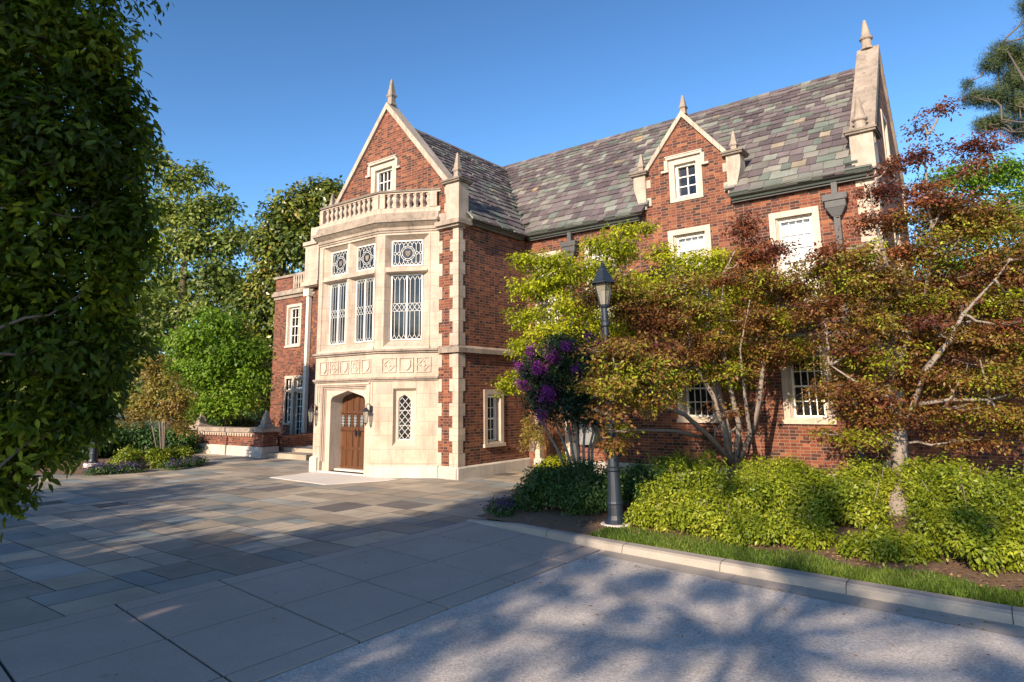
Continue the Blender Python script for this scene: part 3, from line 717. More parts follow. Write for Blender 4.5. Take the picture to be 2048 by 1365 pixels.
# dormer roof
yb = EY+(DZ-EZ)/slm
rf.add([(DX, Ym+.1, DZ), (DX+1.15, Ym+.1, DZ-1.29), (DX-1.15, Ym+.1, DZ-1.29), (DX, yb, DZ), (DX+1.15, EY+(DZ-1.29-EZ)/slm, DZ-1.29), (DX-1.15, EY+(DZ-1.29-EZ)/slm, DZ-1.29)], [(0, 1, 4, 3), (0, 3, 5, 2)])
rf.build('roof', ROOFBASE, house)
o = slates(surf_main, (-16, -2.2), LM, keep_main, 'roof_slates'); o.parent = house
o = slates(surf_wing, (13.0, RY), LW_, keep_wing, 'roof_slates'); o.parent = house
def surf_dorm(sg):
    def f(y, s, h):
        n = Vector((sg*1.13, 0, 1)).normalized(); d = Vector((-sg, 0, 1.13)).normalized(); p = Vector((DX+sg*1.15, y, DZ-1.29))+d*s+n*h; return tuple(p)
    return f
for sg in (1, -1):
    o = slates(surf_dorm(sg), (Ym+.3, yb), math.hypot(1.15, 1.29), lambda y, s, sg=sg: zmain(y) < surf_dorm(sg)(y, s, 0)[2]+.05, 'roof_slates'); o.parent = house
m = MB()
x = -14.2
while x < -2.3:
    l = random.Random(int(x*50)).uniform(.3, .42); m.prism([(x, RY-.14, RZ-.12), (x, RY, RZ+.07), (x, RY+.14, RZ-.12)], (l-.012, 0, 0)); x += l
y = 13.05
while y < RY:
    m.prism([(WX-.13, y, WZ-.10), (WX, y, WZ+.07), (WX+.13, y, WZ-.10)], (0, .34, 0)); y += .35
m.build('ridge_tiles', mat_plain('ridge slate', (.14, .115, .11), .7, var=.3, scale=3), house)
# flashing in the valley
m = MB(); v0 = Vector((WX+3.12, EY+(WE-EZ)/slm, WE)); v1 = Vector((WX+.1, RY-.1, WZ-.02)); m.tube([v0+Vector((0,0,.02)), v1], .03, 6); m.build('valley_flashing', GUTTER, house)

# gutters
def gutter(p0, p1, out):
    m = MB(); p0 = Vector(p0); p1 = Vector(p1); out = Vector(out)
    prof = [(0, -.15), (.05, -.15), (.07, -.10), (.14, -.08), (.17, .0), (.19, .01), (.19, .05), (.17, .05), (.16, .03), (0, .02)]
    pts = [p0+out*a+Vector((0, 0, b)) for a, b in prof]; m.prism(pts, p1-p0); return m
for x0_, x1_ in ((-11.1, -7.45), (-4.95, -1.86)):
    gutter((x0_, Ym-.14, 6.86), (x1_, Ym-.14, 6.86), (0, -1, 0)).build('gutter', GUTTER, house)
    MB().box((x0_, Ym-.14, 6.67), (x1_, Ym+.02, 6.84)).build('eaves_board', COPPER, house)
gutter((Xw+.06, Ym-.3, 6.82), (Xw+.06, 12.98, 6.82), (1, 0, 0)).build('gutter', GUTTER, house)
for xd in (-9.65, -2.66):
    m = MB(); m.box((xd-.25, Ym-.26, 6.28), (xd+.25, Ym-.03, 6.42)); m.box((xd-.21, Ym-.23, 6.12), (xd+.21, Ym-.03, 6.28)); m.prism([(xd-.2, Ym-.22, 6.12), (xd+.2, Ym-.22, 6.12), (xd+.09, Ym-.18, 5.92), (xd-.09, Ym-.18, 5.92)], (0, .16, 0))
    hp = m.build('downspout_hopper', COPPER, house)
    m = MB(); m.box((xd-.065, Ym-.17, .3), (xd+.065, Ym-.05, 5.92)); m.box((xd-.06, Ym-.18, 6.42), (xd+.06, Ym-.06, 6.7))
    for z_ in (1.5, 3.6, 5.2): m.box((xd-.1, Ym-.18, z_), (xd+.1, Ym-.0, z_+.04))
    m.build('downspout', COPPER, hp)

# ---------------- parapets, kneelers, finials
def finial(c, s, h, name='finial', round_=False, mat=STONE_W):
    m = MB(); x, y, z = c; seg = 12 if round_ else 4; ro = 0 if round_ else math.pi/4
    m.lathe(c, [(s*.9, 0), (s*.9, .06*h), (s*.72, .1*h), (s*.70, .30*h), (s*.95, .34*h), (s*1.0, .38*h), (s*.8, .42*h), (s*.70, .46*h), (s*.28, .93*h), (s*.16, 1.0*h)], seg, ro)
    return m.build(name, mat, house)
def coping_pair(axis, centre, half, z_ap, z_lo, across, th=.16, name='coping', mat=STONE_W):
    "two raking stones; axis 'x': gable spans x (plane y range = across)"
    m = MB()
    for sg in (-1, 1):
        n_ = 7
        for k in range(n_):
            t0, t1 = k/n_, (k+1)/n_
            a0 = centre+sg*half*t0; a1 = centre+sg*half*t1-sg*.006; h0 = z_ap+(z_lo-z_ap)*t0; h1 = z_ap+(z_lo-z_ap)*t1+.004
            if axis == 'x': P = [(a0, across[0], h0), (a1, across[0], h1), (a1, across[0], h1-th), (a0, across[0], h0-th)]; m.prism(P, (0, across[1]-across[0], 0))
            else: P = [(across[0], a0, h0), (across[0], a1, h1), (across[0], a1, h1-th), (across[0], a0, h0-th)]; m.prism(P, (across[1]-across[0], 0, 0))
    return m.build(name, mat, house)
coping_pair('x', WX, 2.62, 10.93, 7.85, (Yw-.07, Yw+.36), .22, mat=COPE)
coping_pair('x', DX, 1.12, 9.46, 8.08, (Ym-.07, Ym+.32), .17, mat=COPE)
coping_pair('y', 18.6, 2.8, 11.1, 7.75, (Xg-.46, Xg+.06), .26, mat=STONE_W)
m = MB()                                                   # parapet backs
m.prism([(WX-2.8, Yw+.34, 6.6), (WX+2.8, Yw+.34, 6.6), (WX+2.8, Yw+.34, 7.5), (WX, Yw+.34, 10.75), (WX-2.8, Yw+.34, 7.5)], (0, -.04, 0))
m.prism([(DX-1.12, Ym+.28, 6.95), (DX+1.12, Ym+.28, 6.95), (DX+1.12, Ym+.28, 7.95), (DX, Ym+.28, 9.3), (DX-1.12, Ym+.28, 7.95)], (0, -.04, 0))
m.prism([(Xg-.42, 15.8, 6.6), (Xg-.42, 21.4, 6.6), (Xg-.42, 21.4, 7.4), (Xg-.42, 18.6, 10.85), (Xg-.42, 15.8, 7.4)], (.04, 0, 0))
m.build('parapet_back', BRICK, house)
def kneeler(x0, x1, y0, y1, z0, z1, curve=0, out=0):
    m = MB(); n_ = 8; P = []
    if curve:                                              # corbelled profile bulging sideways
        for k in range(n_+1):
            t = k/n_; P.append((curve*math.sin(min(1, t*1.25)*math.pi/2)**2*(1 if t < .95 else .9), z0+(z1-z0)*t))
        if curve > 0: pts = [(x0, y0, z0)]+[(x1+a-curve, y0, z) for a, z in P]+[(x0, y0, z1)]
        else: pts = [(x1, y0, z1)]+[(x0+a-curve, y0, z) for a, z in P[::-1]]+[(x1, y0, z0)]
        m.prism(pts, (0, y1-y0, 0))
    else: m.box((x0, y0, z0), (x1, y1, z1))
    m.build('kneeler', COPE, house)
    c = MB().box((x0-.07, y0-.07, z1), (x1+.07, y1+.07, z1+.05)); c.box((x0-.1, y0-.1, z1+.05), (x1+.1, y1+.1, z1+.09)); c.box((x0-.03, y0-.03, z1+.09), (x1+.03, y1+.03, z1+.13)); c.build('kneeler_cap', CAP, house)
kneeler(-11.72, -11.24, Yw-.06, Yw+.34, 6.72, 7.80); finial((-11.46, Yw+.14, 7.92), .15, .78)
m = MB().box((-12.0, Yw-.12, 6.56), (-11.2, Yw+.1, 6.62)); m.box((-12.0, Yw-.20, 6.62), (-11.12, Yw+.36, 6.74)); m.box((-12.0, Yw-.08, 6.74), (-11.72, Yw, 7.0)); m.build('kneeler_corbel', STONE_W, house)
kneeler(-17.1, -16.62, Yw-.06, Yw+.34, 6.72, 7.80); finial((-16.88, Yw+.14, 7.92), .15, .72)
finial((WX, Yw+.14, 10.88), .17, .86)
kneeler(-5.05, -4.70, Ym-.08, Ym+.3, 6.95, 7.92, .14); finial((-4.88, Ym+.1, 8.0), .14, .60)
kneeler(-7.60, -7.25, Ym-.08, Ym+.3, 6.95, 7.92, -.14); finial((-7.42, Ym+.1, 8.0), .14, .60)
finial((DX, Ym+.12, 9.40), .14, .55)
kneeler(-2.27, -1.80, Ym-.10, Ym+.5, 6.88, 7.72)
finial((-2.06, Ym+.16, 7.82), .17, .86, round_=True); finial((-2.06, 18.6, 11.05), .17, .85, round_=True)
kneeler(-2.27, -1.80, 20.95, 21.5, 6.88, 7.72)

# ---------------- low extension at the right end
m = MB(); F_x = frame((Xg+.05, 15.9), (9, 15.9)); wall(m, F_x, [(0, 0), (10.8, 0), (10.8, 4.3), (0, 4.3)], [], .2); m.build('extension_wall', BRICK, house)
m = MB(); m.fbox(F_x, (0, -.08, 3.28), (10.8, .01, 3.42)); m.fbox(F_x, (0, -.06, 4.3), (10.8, .35, 4.42)); m.fbox(F_x, (0.02, -.05, 0), (10.8, .01, .28)); m.build('extension_string_course', STONE, house)

# ---------------- rear left wing
Yl = 19.5; F_l = frame((-30.2, Yl), (-17.1, Yl)); V_ = lambda x: x+30.2
m = MB(); wall(m, F_l, [(0, 0), (13.1, 0), (13.1, 8.3), (0, 8.3)], [rect(V_(-29.05), 4.8, V_(-27.9), 6.8), rect(V_(-28.85), .95, V_(-28.35), 3.1), rect(V_(-28.2), .3, V_(-27.25), 3.1)], .3)
m.add([(-30.2, 30, 0), (-30.2, Yl, 0), (-30.2, Yl, 8.3), (-30.2, 30, 8.3)], [(0, 1, 2, 3)]); m.add([(-30.2, Yl+.2, 8.2), (-17, Yl+.2, 8.2), (-17, 30, 8.2), (-30.2, 30, 8.2)], [(0, 1, 2, 3)])
m.build('rear_wing_wall', BRICK, house)
m = MB(); m.fbox(F_l, (-.1, -.16, 7.36), (3.4, .02, 7.52)); m.fbox(F_l, (-.05, -.1, 7.52), (3.4, .02, 7.62)); m.fbox(F_l, (-.05, -.05, 7.2), (3.4, .01, 7.36)); m.fbox(F_l, (-.06, -.08, 8.3), (3.4, .3, 8.42)); m.build('parapet_band', STONE_W, house)
m = MB(); m.fbox(F_l, (V_(-28.38), -.02, 7.62), (3.2, .01, 8.3))
rb = m.build('parapet_balustrade', DARK, house); g = MB()
for i in range(6): g.lathe(fr(F_l, V_(-28.3)+i*.2, -.07, 7.64), [(.05, 0), (.05, .06), (.035, .1), (.06, .28), (.035, .5), (.05, .58), (.05, .66)], 6)
g.fbox(F_l, (V_(-28.5), -.12, 7.62), (V_(-28.38), 0, 8.3)); g.build('baluster_row', STONE, rb)
# stone pier at the junction
m = MB(); m.box((-27.25, Yl-.35, 7.5), (-26.2, Yl+.3, 9.6)); m.box((-27.35, Yl-.45, 7.55), (-26.1, Yl+.3, 7.75)); m.box((-27.35, Yl-.45, 9.6), (-26.1, Yl+.4, 9.78)); m.box((-27.0, Yl-.25, 9.78), (-26.3, Yl+.3, 10.5)); m.build('stepped_pier', STONE, house)
m = MB(); m.box((-27.2, Yl-.22, .5), (-27.02, Yl-.04, 7.4)); m.box((-27.35, Yl-.3, 7.1), (-26.95, Yl-.02, 7.45)); m.build('pale_downspout', PAINT, house)
sash_window(F_l, V_(-29.1), 4.75, V_(-27.85), 6.85, 3, 2, True)
# ground floor door and side light in a stone frame
m = MB()
m.fbox(F_l, (V_(-28.98), -.06, 3.1), (3.2, .05, 3.25)); m.fbox(F_l, (V_(-28.98), -.05, .95), (V_(-28.85), .1, 3.1)); m.fbox(F_l, (V_(-28.37), -.05, .3), (V_(-28.18), .2, 3.1)); m.fbox(F_l, (V_(-28.18), -.03, 2.45), (V_(-27.2), .15, 2.6)); m.fbox(F_l, (V_(-27.27), -.05, .3), (V_(-27.1), .1, 3.1)); m.fbox(F_l, (V_(-28.98), -.08, .85), (V_(-28.37), .1, .95)); m.fbox(F_l, (V_(-28.85), -.03, 2.45), (V_(-28.37), .15, 2.55))
fd = m.build('garden_door_surround', STONE, house)
def grid(F, u0, z0, u1, z1, c, r, d, parent, name, mat=WHITE):
    g = MB(); t = .06
    g.fbox(F, (u0, d-.03, z0), (u0+t, d+.03, z1)); g.fbox(F, (u1-t, d-.03, z0), (u1, d+.03, z1)); g.fbox(F, (u0+t, d-.03, z0), (u1-t, d+.03, z0+t)); g.fbox(F, (u0+t, d-.03, z1-t), (u1-t, d+.03, z1))
    for i in range(1, c): x = u0+(u1-u0)*i/c; g.fbox(F, (x-.012, d-.012, z0), (x+.012, d+.012, z1))
    for i in range(1, r): z = z0+(z1-z0)*i/r; g.fbox(F, (u0, d-.01, z-.012), (u1, d+.01, z+.012))
    g.build(name, mat, parent); MB().fbox(F, (u0+.02, d+.014, z0+.02), (u1-.02, d+.02, z1-.02)).build('pane', GLASS, parent)
grid(F_l, V_(-28.18), .3, V_(-27.27), 2.45, 3, 6, .15, fd, 'garden_door'); grid(F_l, V_(-28.18), 2.6, V_(-27.27), 3.1, 4, 1, .15, fd, 'transom_light')
grid(F_l, V_(-28.85), .95, V_(-28.37), 2.45, 2, 4, .12, fd, 'side_light'); grid(F_l, V_(-28.85), 2.55, V_(-28.37), 3.1, 2, 1, .12, fd, 'side_transom')
adopt(house)
for c in house.children: c.matrix_parent_inverse = Matrix.Translation(-house.location)

# ================================================================== GROUND
def sheet(name, pts, z, mat, th=.0):
    m = MB(); n = len(pts); m.add([(x, y, z) for x, y in pts], [tuple(range(n))]); return struct(m.build(name, mat))
sheet('ground', [(-400, -400), (400, -400), (400, 400), (-400, 400)], -.06, LAWN)
# plaza flags
rg = random.Random(11); V = []; Fc = []; UVv = []
def split(x0, y0, x1, y1, dep):
    w_, h_ = x1-x0, y1-y0
    if (w_ < 1.25 and h_ < .85) or (w_*h_ < .7 and rg.random() < .5) or w_*h_ < .3:
        g_ = .006; n = len(V); z = rg.uniform(0, .003)
        V.extend([(x0+g_, y0+g_, z), (x1-g_, y0+g_, z), (x1-g_, y1-g_, z), (x0+g_, y1-g_, z)]); Fc.append((n, n+1, n+2, n+3)); UVv.append((rg.random(), rg.random())); return
    if w_ > h_*1.1 or (abs(w_-h_) < .1 and rg.random() < .5):
        c = x0+w_*rg.uniform(.35, .65); split(x0, y0, c, y1, dep+1); split(c, y0, x1, y1, dep+1)
    else:
        c = y0+h_*rg.uniform(.35, .65); split(x0, y0, x1, c, dep+1); split(x0, c, x1, y1, dep+1)
XI = -7.42
for bx in range(15):
    for by in range(11):
        x1_ = XI-bx*2.6; y0_ = -12+by*2.6; split(x1_-2.6, y0_, x1_, y0_+2.6, 0)
for bx in range(3): split(XI+bx*1.4, 8.75, XI+bx*1.4+1.4, 15.7, 0)
me = bpy.data.meshes.new('plaza'); me.from_pydata(V, [], Fc); me.update(); uvl = me.uv_layers.new(name='UVMap')
uvl.data.foreach_set('uv', np.repeat(np.array(UVv, dtype=np.float32), 4, axis=0).ravel()); me.materials.append(FLAG)
plaza = bpy.data.objects.new('plaza', me); COL.objects.link(plaza); struct(plaza)
sheet('plaza_bed', [(-47, -13), (-3, -13), (-3, 17), (-47, 17)], -.012, mat_plain('dark jointing', (.02, .018, .016), .95))
# walkway of concrete slabs
m = MB(); g_ = .013
ys = [-12.3+1.08*i for i in range(20)]
jy = lambda x, y: y-.115*(x+7.4)                          # joints run slightly askew, as measured
for i in range(len(ys)-1):
    ya, yb_ = ys[i]+.33, ys[i+1]+.33
    for xa, xb in ((-7.42, -7.12), (-7.12, -6.0), (-6.0, -4.86), (-4.86, -4.57)):
        yk = lambda x: float(np.interp(x, [-7.42, -6.2, -4.57], [8.49, 8.29, 7.97]))
        top = [(xa+g_, jy(xa, ya)+g_), (xb-g_, jy(xb, ya)+g_), (xb-g_, min(jy(xb, yb_)-g_, yk(xb))), (xa+g_, min(jy(xa, yb_)-g_, yk(xa)))]
        if top[0][1] > yk(xa)-.12: continue
        if yk(xa)-top[3][1] < .45: top[2] = (top[2][0], yk(xb)); top[3] = (top[3][0], yk(xa))
        m.prism([(x, y, -.05) for x, y in top], (0, 0, .054))
m.build('walkway', CONC)['kind'] = 'structure'
sheet('road', [(-4.56, -40), (60, -40), (60, 7.3), (8, 7.3), (-.1, 7.45), (-2.65, 7.72), (-4.56, 7.95)], -.004, ASPH)
# kerb and gutter pan
kp = [(-7.42, 8.62, 8.50), (-6.2, 8.44, 8.3), (-4.57, 8.20, 7.98), (-2.7, 7.98, 7.74), (-.1, 7.70, 7.46), (4, 7.4, 7.16), (12, 7.0, 6.76), (30, 6.5, 6.26)]
m = MB(); prof = lambda x, yb_, yf, h: [(x, yb_, -.05), (x, yb_, h), (x, yf+.07, h), (x, yf+.03, h-.02), (x, yf, .004), (x, yf, -.05)]
vs = []; fs = []
for i, (x, a, b) in enumerate(kp): vs += prof(x, a, b, .10 if x > -6.5 else .03)
for i in range(len(kp)-1):
    for k in range(6): fs.append((i*6+k, (i+1)*6+k, (i+1)*6+(k+1) % 6, i*6+(k+1) % 6))
fs.append(tuple(range(6))); m.add(vs, fs); struct(m.build('kerb', KERBM))
m = MB()
q = [(-4.5, 7.99, 7.72), (-2.7, 7.735, 7.44), (-.1, 7.455, 7.13), (4, 7.155, 6.83), (12, 6.755, 6.43), (30, 6.255, 5.95)]
for (x0_, a0, b0_), (x1_, a1, b1_) in zip(q, q[1:]):
    n_ = max(1, int((x1_-x0_)/1.3))
    for k in range(n_):
        t0, t1 = k/n_, (k+1)/n_; l = lambda p, q_, t: p+(q_-p)*t
        m.add([(l(x0_, x1_, t0)+.004, l(a0, a1, t0), .003), (l(x0_, x1_, t1)-.004, l(a0, a1, t1), .003), (l(x0_, x1_, t1)-.004, l(b0_, b1_, t1), .001), (l(x0_, x1_, t0)+.004, l(b0_, b1_, t0), .001)], [(3, 2, 1, 0)])
struct(m.build('gutter_pan', KERBM))
m = MB()
for x in np.arange(-5.6, 8, 1.35):
    a = float(np.interp(x, [k[0] for k in kp], [k[1] for k in kp])); b = float(np.interp(x, [k[0] for k in kp], [k[2] for k in kp]))
    m.prism([(x, a, .098), (x, a, .1025), (x, b+.07, .1025), (x, b+.028, .0825), (x, b-.0025, .006), (x, b+.05, .05)], (.007, 0, 0))
struct(m.build('kerb_joints', DARK))
# planting bed behind the kerb
m = MB(); nx, ny = 60, 16; vs = []; fs = []; rb_ = random.Random(3)
for i in range(nx):
    for j in range(ny):
        x = -7.3+i*.42 if i < nx-1 else 40; t = j/(ny-1)
        yb_ = np.interp(x, [k[0] for k in kp], [k[1] for k in kp])+.004; yy = yb_+(15.72-yb_)*t
        vs.append((x, yy, .085+.12*min(1, t*3)*math.exp(-max(0, -6.5-x)*2)*.8+rb_.uniform(-.012, .012)*(0 < j)))
for i in range(nx-1):
    for j in range(ny-1): a = i*ny+j; fs.append((a, a+ny, a+ny+1, a+1))
m.add(vs, fs); struct(m.build('planting_bed', MULCH, smooth=True))
# doorstep slab and raised terrace
m = MB(); m.prism([(-15.9, 10.35, .006), (-13.35, 10.2, .006), (-12.6, 11.55, .006), (-12.6, 11.9, .006), (-15.9, 11.9, .006)], (0, 0, .012)); struct(m.build('doorstep', PAD))
def flagtop(x0, y0, x1, y1, z, name, seed):
    global V, Fc, UVv, rg
    V, Fc, UVv = [], [], []; rg = random.Random(seed); split(x0, y0, x1, y1, 0); n4 = len(Fc)
    V = [(a, b, z+c) for a, b, c in V]
    k = len(V); V += [(x0, y0, 0), (x1, y0, 0), (x1, y0, z-.002), (x0, y0, z-.002), (x1, y1, 0), (x1, y1, z-.002), (x0, y1, z-.002)]; Fc += [(k, k+1, k+2, k+3), (k+1, k+4, k+5, k+2), (k+3, k+2, k+5, k+6)]; UVv += [(.6, .5), (.6, .1), (.0, .0)]
    me = bpy.data.meshes.new(name); me.from_pydata(V, [], Fc); me.update(); uvl = me.uv_layers.new(name='UVMap')
    uvl.data.foreach_set('uv', np.repeat(np.array(UVv, dtype=np.float32), 4, axis=0).ravel()); me.materials.append(FLAG)
    o = bpy.data.objects.new(name, me); COL.objects.link(o); return struct(o)
flagtop(-22.0, 13.95, -19.35, 19.4, .18, 'terrace_step', 4)
flagtop(-29.9, 14.6, -19.7, 19.46, .32, 'terrace', 5)
sheet('flower_bed', [(-40, 8.0), (-24.0, 6.6), (-21.2, 7.9), (-21.0, 9.6), (-22.8, 12.2), (-27, 13.4), (-40, 13.4)], .012, MULCH)
sheet('side_lawn', [(-120, 2), (-47.1, 2), (-47.1, 90), (-120, 90)], .0, LAWN)

# low terrace wall with obelisk piers
tw = thing('terrace_wall', 'low brick garden wall with stone coping and two obelisk-topped piers', 'wall', (-24.5, 13.8, 0))
MB().box((-26.3, 13.8, 0), (-22.3, 14.15, .37)).build('plinth', PLINTH, tw)
MB().box((-26.3, 13.84, .37), (-22.3, 14.11, .80)).build('brick_panel', BRICK, tw)
m = MB()
for i in range(22): m.box((-26.25+i*.178, 13.78, .73), (-26.25+i*.178+.09, 13.84, .82))
m.box((-26.3, 13.79, .82), (-22.3, 14.16, .87)); m.build('dentil_course', STONE, tw)
MB().box((-26.35, 13.72, .87), (-22.25, 14.22, 1.03)).build('coping', STONE_W, tw)
for xx in (-26.6, -21.98):
    m = MB(); m.box((xx-.36, 13.72, 0), (xx+.36, 14.4, .37)); m.box((xx-.42, 13.66, 0), (xx+.42, 14.46, .14)); m.build('pier_base', PLINTH, tw)
    p_ = MB().box((xx-.30, 13.78, .37), (xx+.30, 14.34, .90)).build('pier', BRICK, tw)
    m = MB().box((xx-.40, 13.68, .90), (xx+.40, 14.44, 1.02)); m.box((xx-.34, 13.74, 1.02), (xx+.34, 14.38, 1.08)); m.lathe((xx, 14.06, 1.08), [(.28, 0), (.26, .05), (.22, .07), (.20, .11), (.22, .13), (.05, .55), (.01, .6)], 4, math.pi/4); m.build('obelisk', STONE_W, tw)
MB().box((-21.9, 14.5, .2), (-21.6, 19.4, .75)).build('return_wall', BRICK, tw)
adopt(tw)

# ================================================================== LAMPS
def street_lamp(x, y, label, h=4.1, lean=0):
    t = thing('street_lamp', label, 'street lamp', (x, y, 0), 'cast iron street lamps')
    MB().lathe((0, 0, .0), [(.25, 0), (.25, .10), (.23, .13), (.0, .13)], 24).build('footing', PAD, t)
    m = MB().lathe((0, 0, .1), [(.175, .0), (.175, .05), (.15, .09), (.13, .15), (.122, .30), (.13, .32), (.118, .35), (.10, .62), (.088, .78), (.108, .80), (.108, .84), (.082, .86), (.075, .98), (.065, 1.2), (.06, 1.24), (.07, 1.26), (.07, 1.30), (.052, 1.34), (.046, 2.4), (.042, 3.0), (.07, 3.02), (.07, 3.08), (.05, 3.10), (.05, 3.3), (.03, 3.3)], 20)
    m.build('post', LAMPIRON, t, smooth=False)
    m = MB().lathe((0, 0, 3.40), [(.06, 0), (.075, .03), (.06, .06), (.0, .06)], 12)
    for k in range(4):
        a = math.pi/4+k*math.pi/2; m.tube([(.075*math.cos(a), .075*math.sin(a), 3.46), (.14*math.cos(a), .14*math.sin(a), 3.80)], .009, 5)
    m.build('lantern_frame', LAMPIRON, t)
    MB().lathe((0, 0, 3.46), [(.06, 0), (.13, .34)], 4, math.pi/4).build('lantern_glass', LGLASS, t)
    MB().lathe((0, 0, 3.80), [(.205, 0), (.205, .02), (.18, .045), (.095, .20), (.075, .21), (.075, .24), (.045, .27), (.025, .30), (.03, .33), (.0, .37)], 6).build('lantern_roof', LAMPIRON, t)
    t.rotation_euler = (0, lean, 0)
    return t
street_lamp(-4.95, 9.12, 'tall dark cast iron street lamp standing beside the kerb in front of the bushes', lean=R(-1.2))
street_lamp(-23.6, 9.0, 'distant blue grey street lamp mostly hidden by the big dark tree at left')
def wall_lantern(x, y, z, label):
    t = thing('wall_lantern', label, 'wall lantern', (x, y, z), 'lanterns flanking the oak door')
    m = MB(); m.box((-.05, -.03, -.02), (.05, .0, .12)); m.tube([(0, 0, .06), (0, -.06, .16), (0, -.14, .19), (0, -.2, .14), (0, -.2, .08)], .012, 6); m.build('bracket', IRON, t)
    m = MB().lathe((0, -.2, -.33), [(.045, 0), (.045, .02), (.03, .02), (.0, -.08)], 6)
    for k in range(6): a = k*math.pi/3; m.tube([(.045*math.cos(a), -.2+.045*math.sin(a), -.32), (.085*math.cos(a), -.2+.085*math.sin(a), -.02)], .006, 4)
    m.lathe((0, -.2, -.02), [(.10, 0), (.10, .015), (.04, .08), (.015, .11), (.0, .12)], 6); m.build('lantern_frame', IRON, t)
    MB().lathe((0, -.2, -.31), [(.04, 0), (.08, .29)], 6).build('lantern_glass', LGLASS, t)
    return t
wall_lantern(-16.02, Yb, 1.72, 'small black wall lantern on the stone left of the oak door')
wall_lantern(-13.66, Yb, 1.72, 'small black wall lantern on the stone right of the oak door')
# electrical cabinet on the wall
ub = MB().box((-9.45, Ym-.24, .75), (-8.95, Ym-.01, 1.35)); ub.box((-9.47, Ym-.26, 1.35), (-8.93, Ym-.01, 1.39)); ub.box((-9.42, Ym-.255, .8), (-8.98, Ym-.24, 1.3))
tag(ub.build('utility_box', mat_plain('grey enamel', (.2, .205, .21), .5)), 'grey metal utility box on the brick wall behind the purple flowering shrub', 'utility box')
# ================================================================== PLANTS
FWn = np.array(FW); RTn = np.array(RT); UPn = np.array(UP); EYEn = np.array([0, 0, EYE])
def atd(px, py, d):
    "point seen at that pixel of the photograph, d metres ahead"
    return EYEn + d*(FWn + RTn*((px-1024)/1303.55) - UPn*((py-581.25)/1303.55))
def nrm(a): return a/np.maximum(np.linalg.norm(a, axis=-1, keepdims=True), 1e-9)
RIGHTH = np.array([RT.x, RT.y, 0])/math.hypot(RT.x, RT.y); AHEAD = np.array([-RIGHTH[1], RIGHTH[0], 0])
def CL_(px, py, d, rx, rz, w=1.0, dz=.85):
    k = d/1303.55; return (atd(px, py, d), np.array([rx*k, rx*k*dz, rz*k]), w)
def WC(x, y, z, rx, ry, rz, w=1.0): return (np.array([x, y, z], float), np.array([rx, ry, rz], float), w)

def leaf_mesh(name, mat, P, D, Nn, L, Wd, tone, bright, parent=None, folded=False):
    "one leaf per row: base point P, direction D, normal Nn, length L, width Wd"
    n = len(P); S = nrm(np.cross(D, Nn)); L = L[:, None]; Wd = Wd[:, None]
    Nn = nrm(np.cross(S, D))
    if folded:
        a = P; b = P+D*L*.35+S*Wd*.5+Nn*Wd*.18; c = P+D*L*.72+S*Wd*.34+Nn*Wd*.12-Nn*L*.03; e = P+D*L-Nn*L*.10; f = P+D*L*.72-S*Wd*.34+Nn*Wd*.12-Nn*L*.03; g = P+D*L*.35-S*Wd*.5+Nn*Wd*.18; h = P+D*L*.5-Nn*L*.02
        V = np.stack([a, b, c, e, f, g, h], 1).reshape(-1, 3); nv = 7
        tri = np.array([[0, 1, 6], [1, 2, 6], [2, 3, 6], [3, 4, 6], [4, 5, 6], [5, 0, 6]])
    else:
        V = np.stack([P, P+D*L*.5+S*Wd*.5, P+D*L-Nn*L*.08, P+D*L*.5-S*Wd*.5], 1).reshape(-1, 3); nv = 4
        tri = np.array([[0, 1, 2], [0, 2, 3]])
    T = (tri[None]+np.arange(n)[:, None, None]*nv).reshape(-1, 3)
    me = bpy.data.meshes.new(name); me.vertices.add(len(V)); me.vertices.foreach_set('co', V.astype(np.float32).ravel())
    me.loops.add(T.size); me.loops.foreach_set('vertex_index', T.astype(np.int32).ravel())
    me.polygons.add(len(T)); me.polygons.foreach_set('loop_start', np.arange(0, T.size, 3, dtype=np.int32)); me.polygons.foreach_set('loop_total', np.full(len(T), 3, dtype=np.int32))
    uv = me.uv_layers.new(name='UVMap'); q = np.stack([tone, bright], 1).astype(np.float32)
    uv.data.foreach_set('uv', np.repeat(q, len(tri)*3, axis=0).ravel()); me.update(); me.validate(); me.materials.append(mat)
    o = bpy.data.objects.new(name, me); COL.objects.link(o)
    if parent is not None: o.parent = parent
    return o

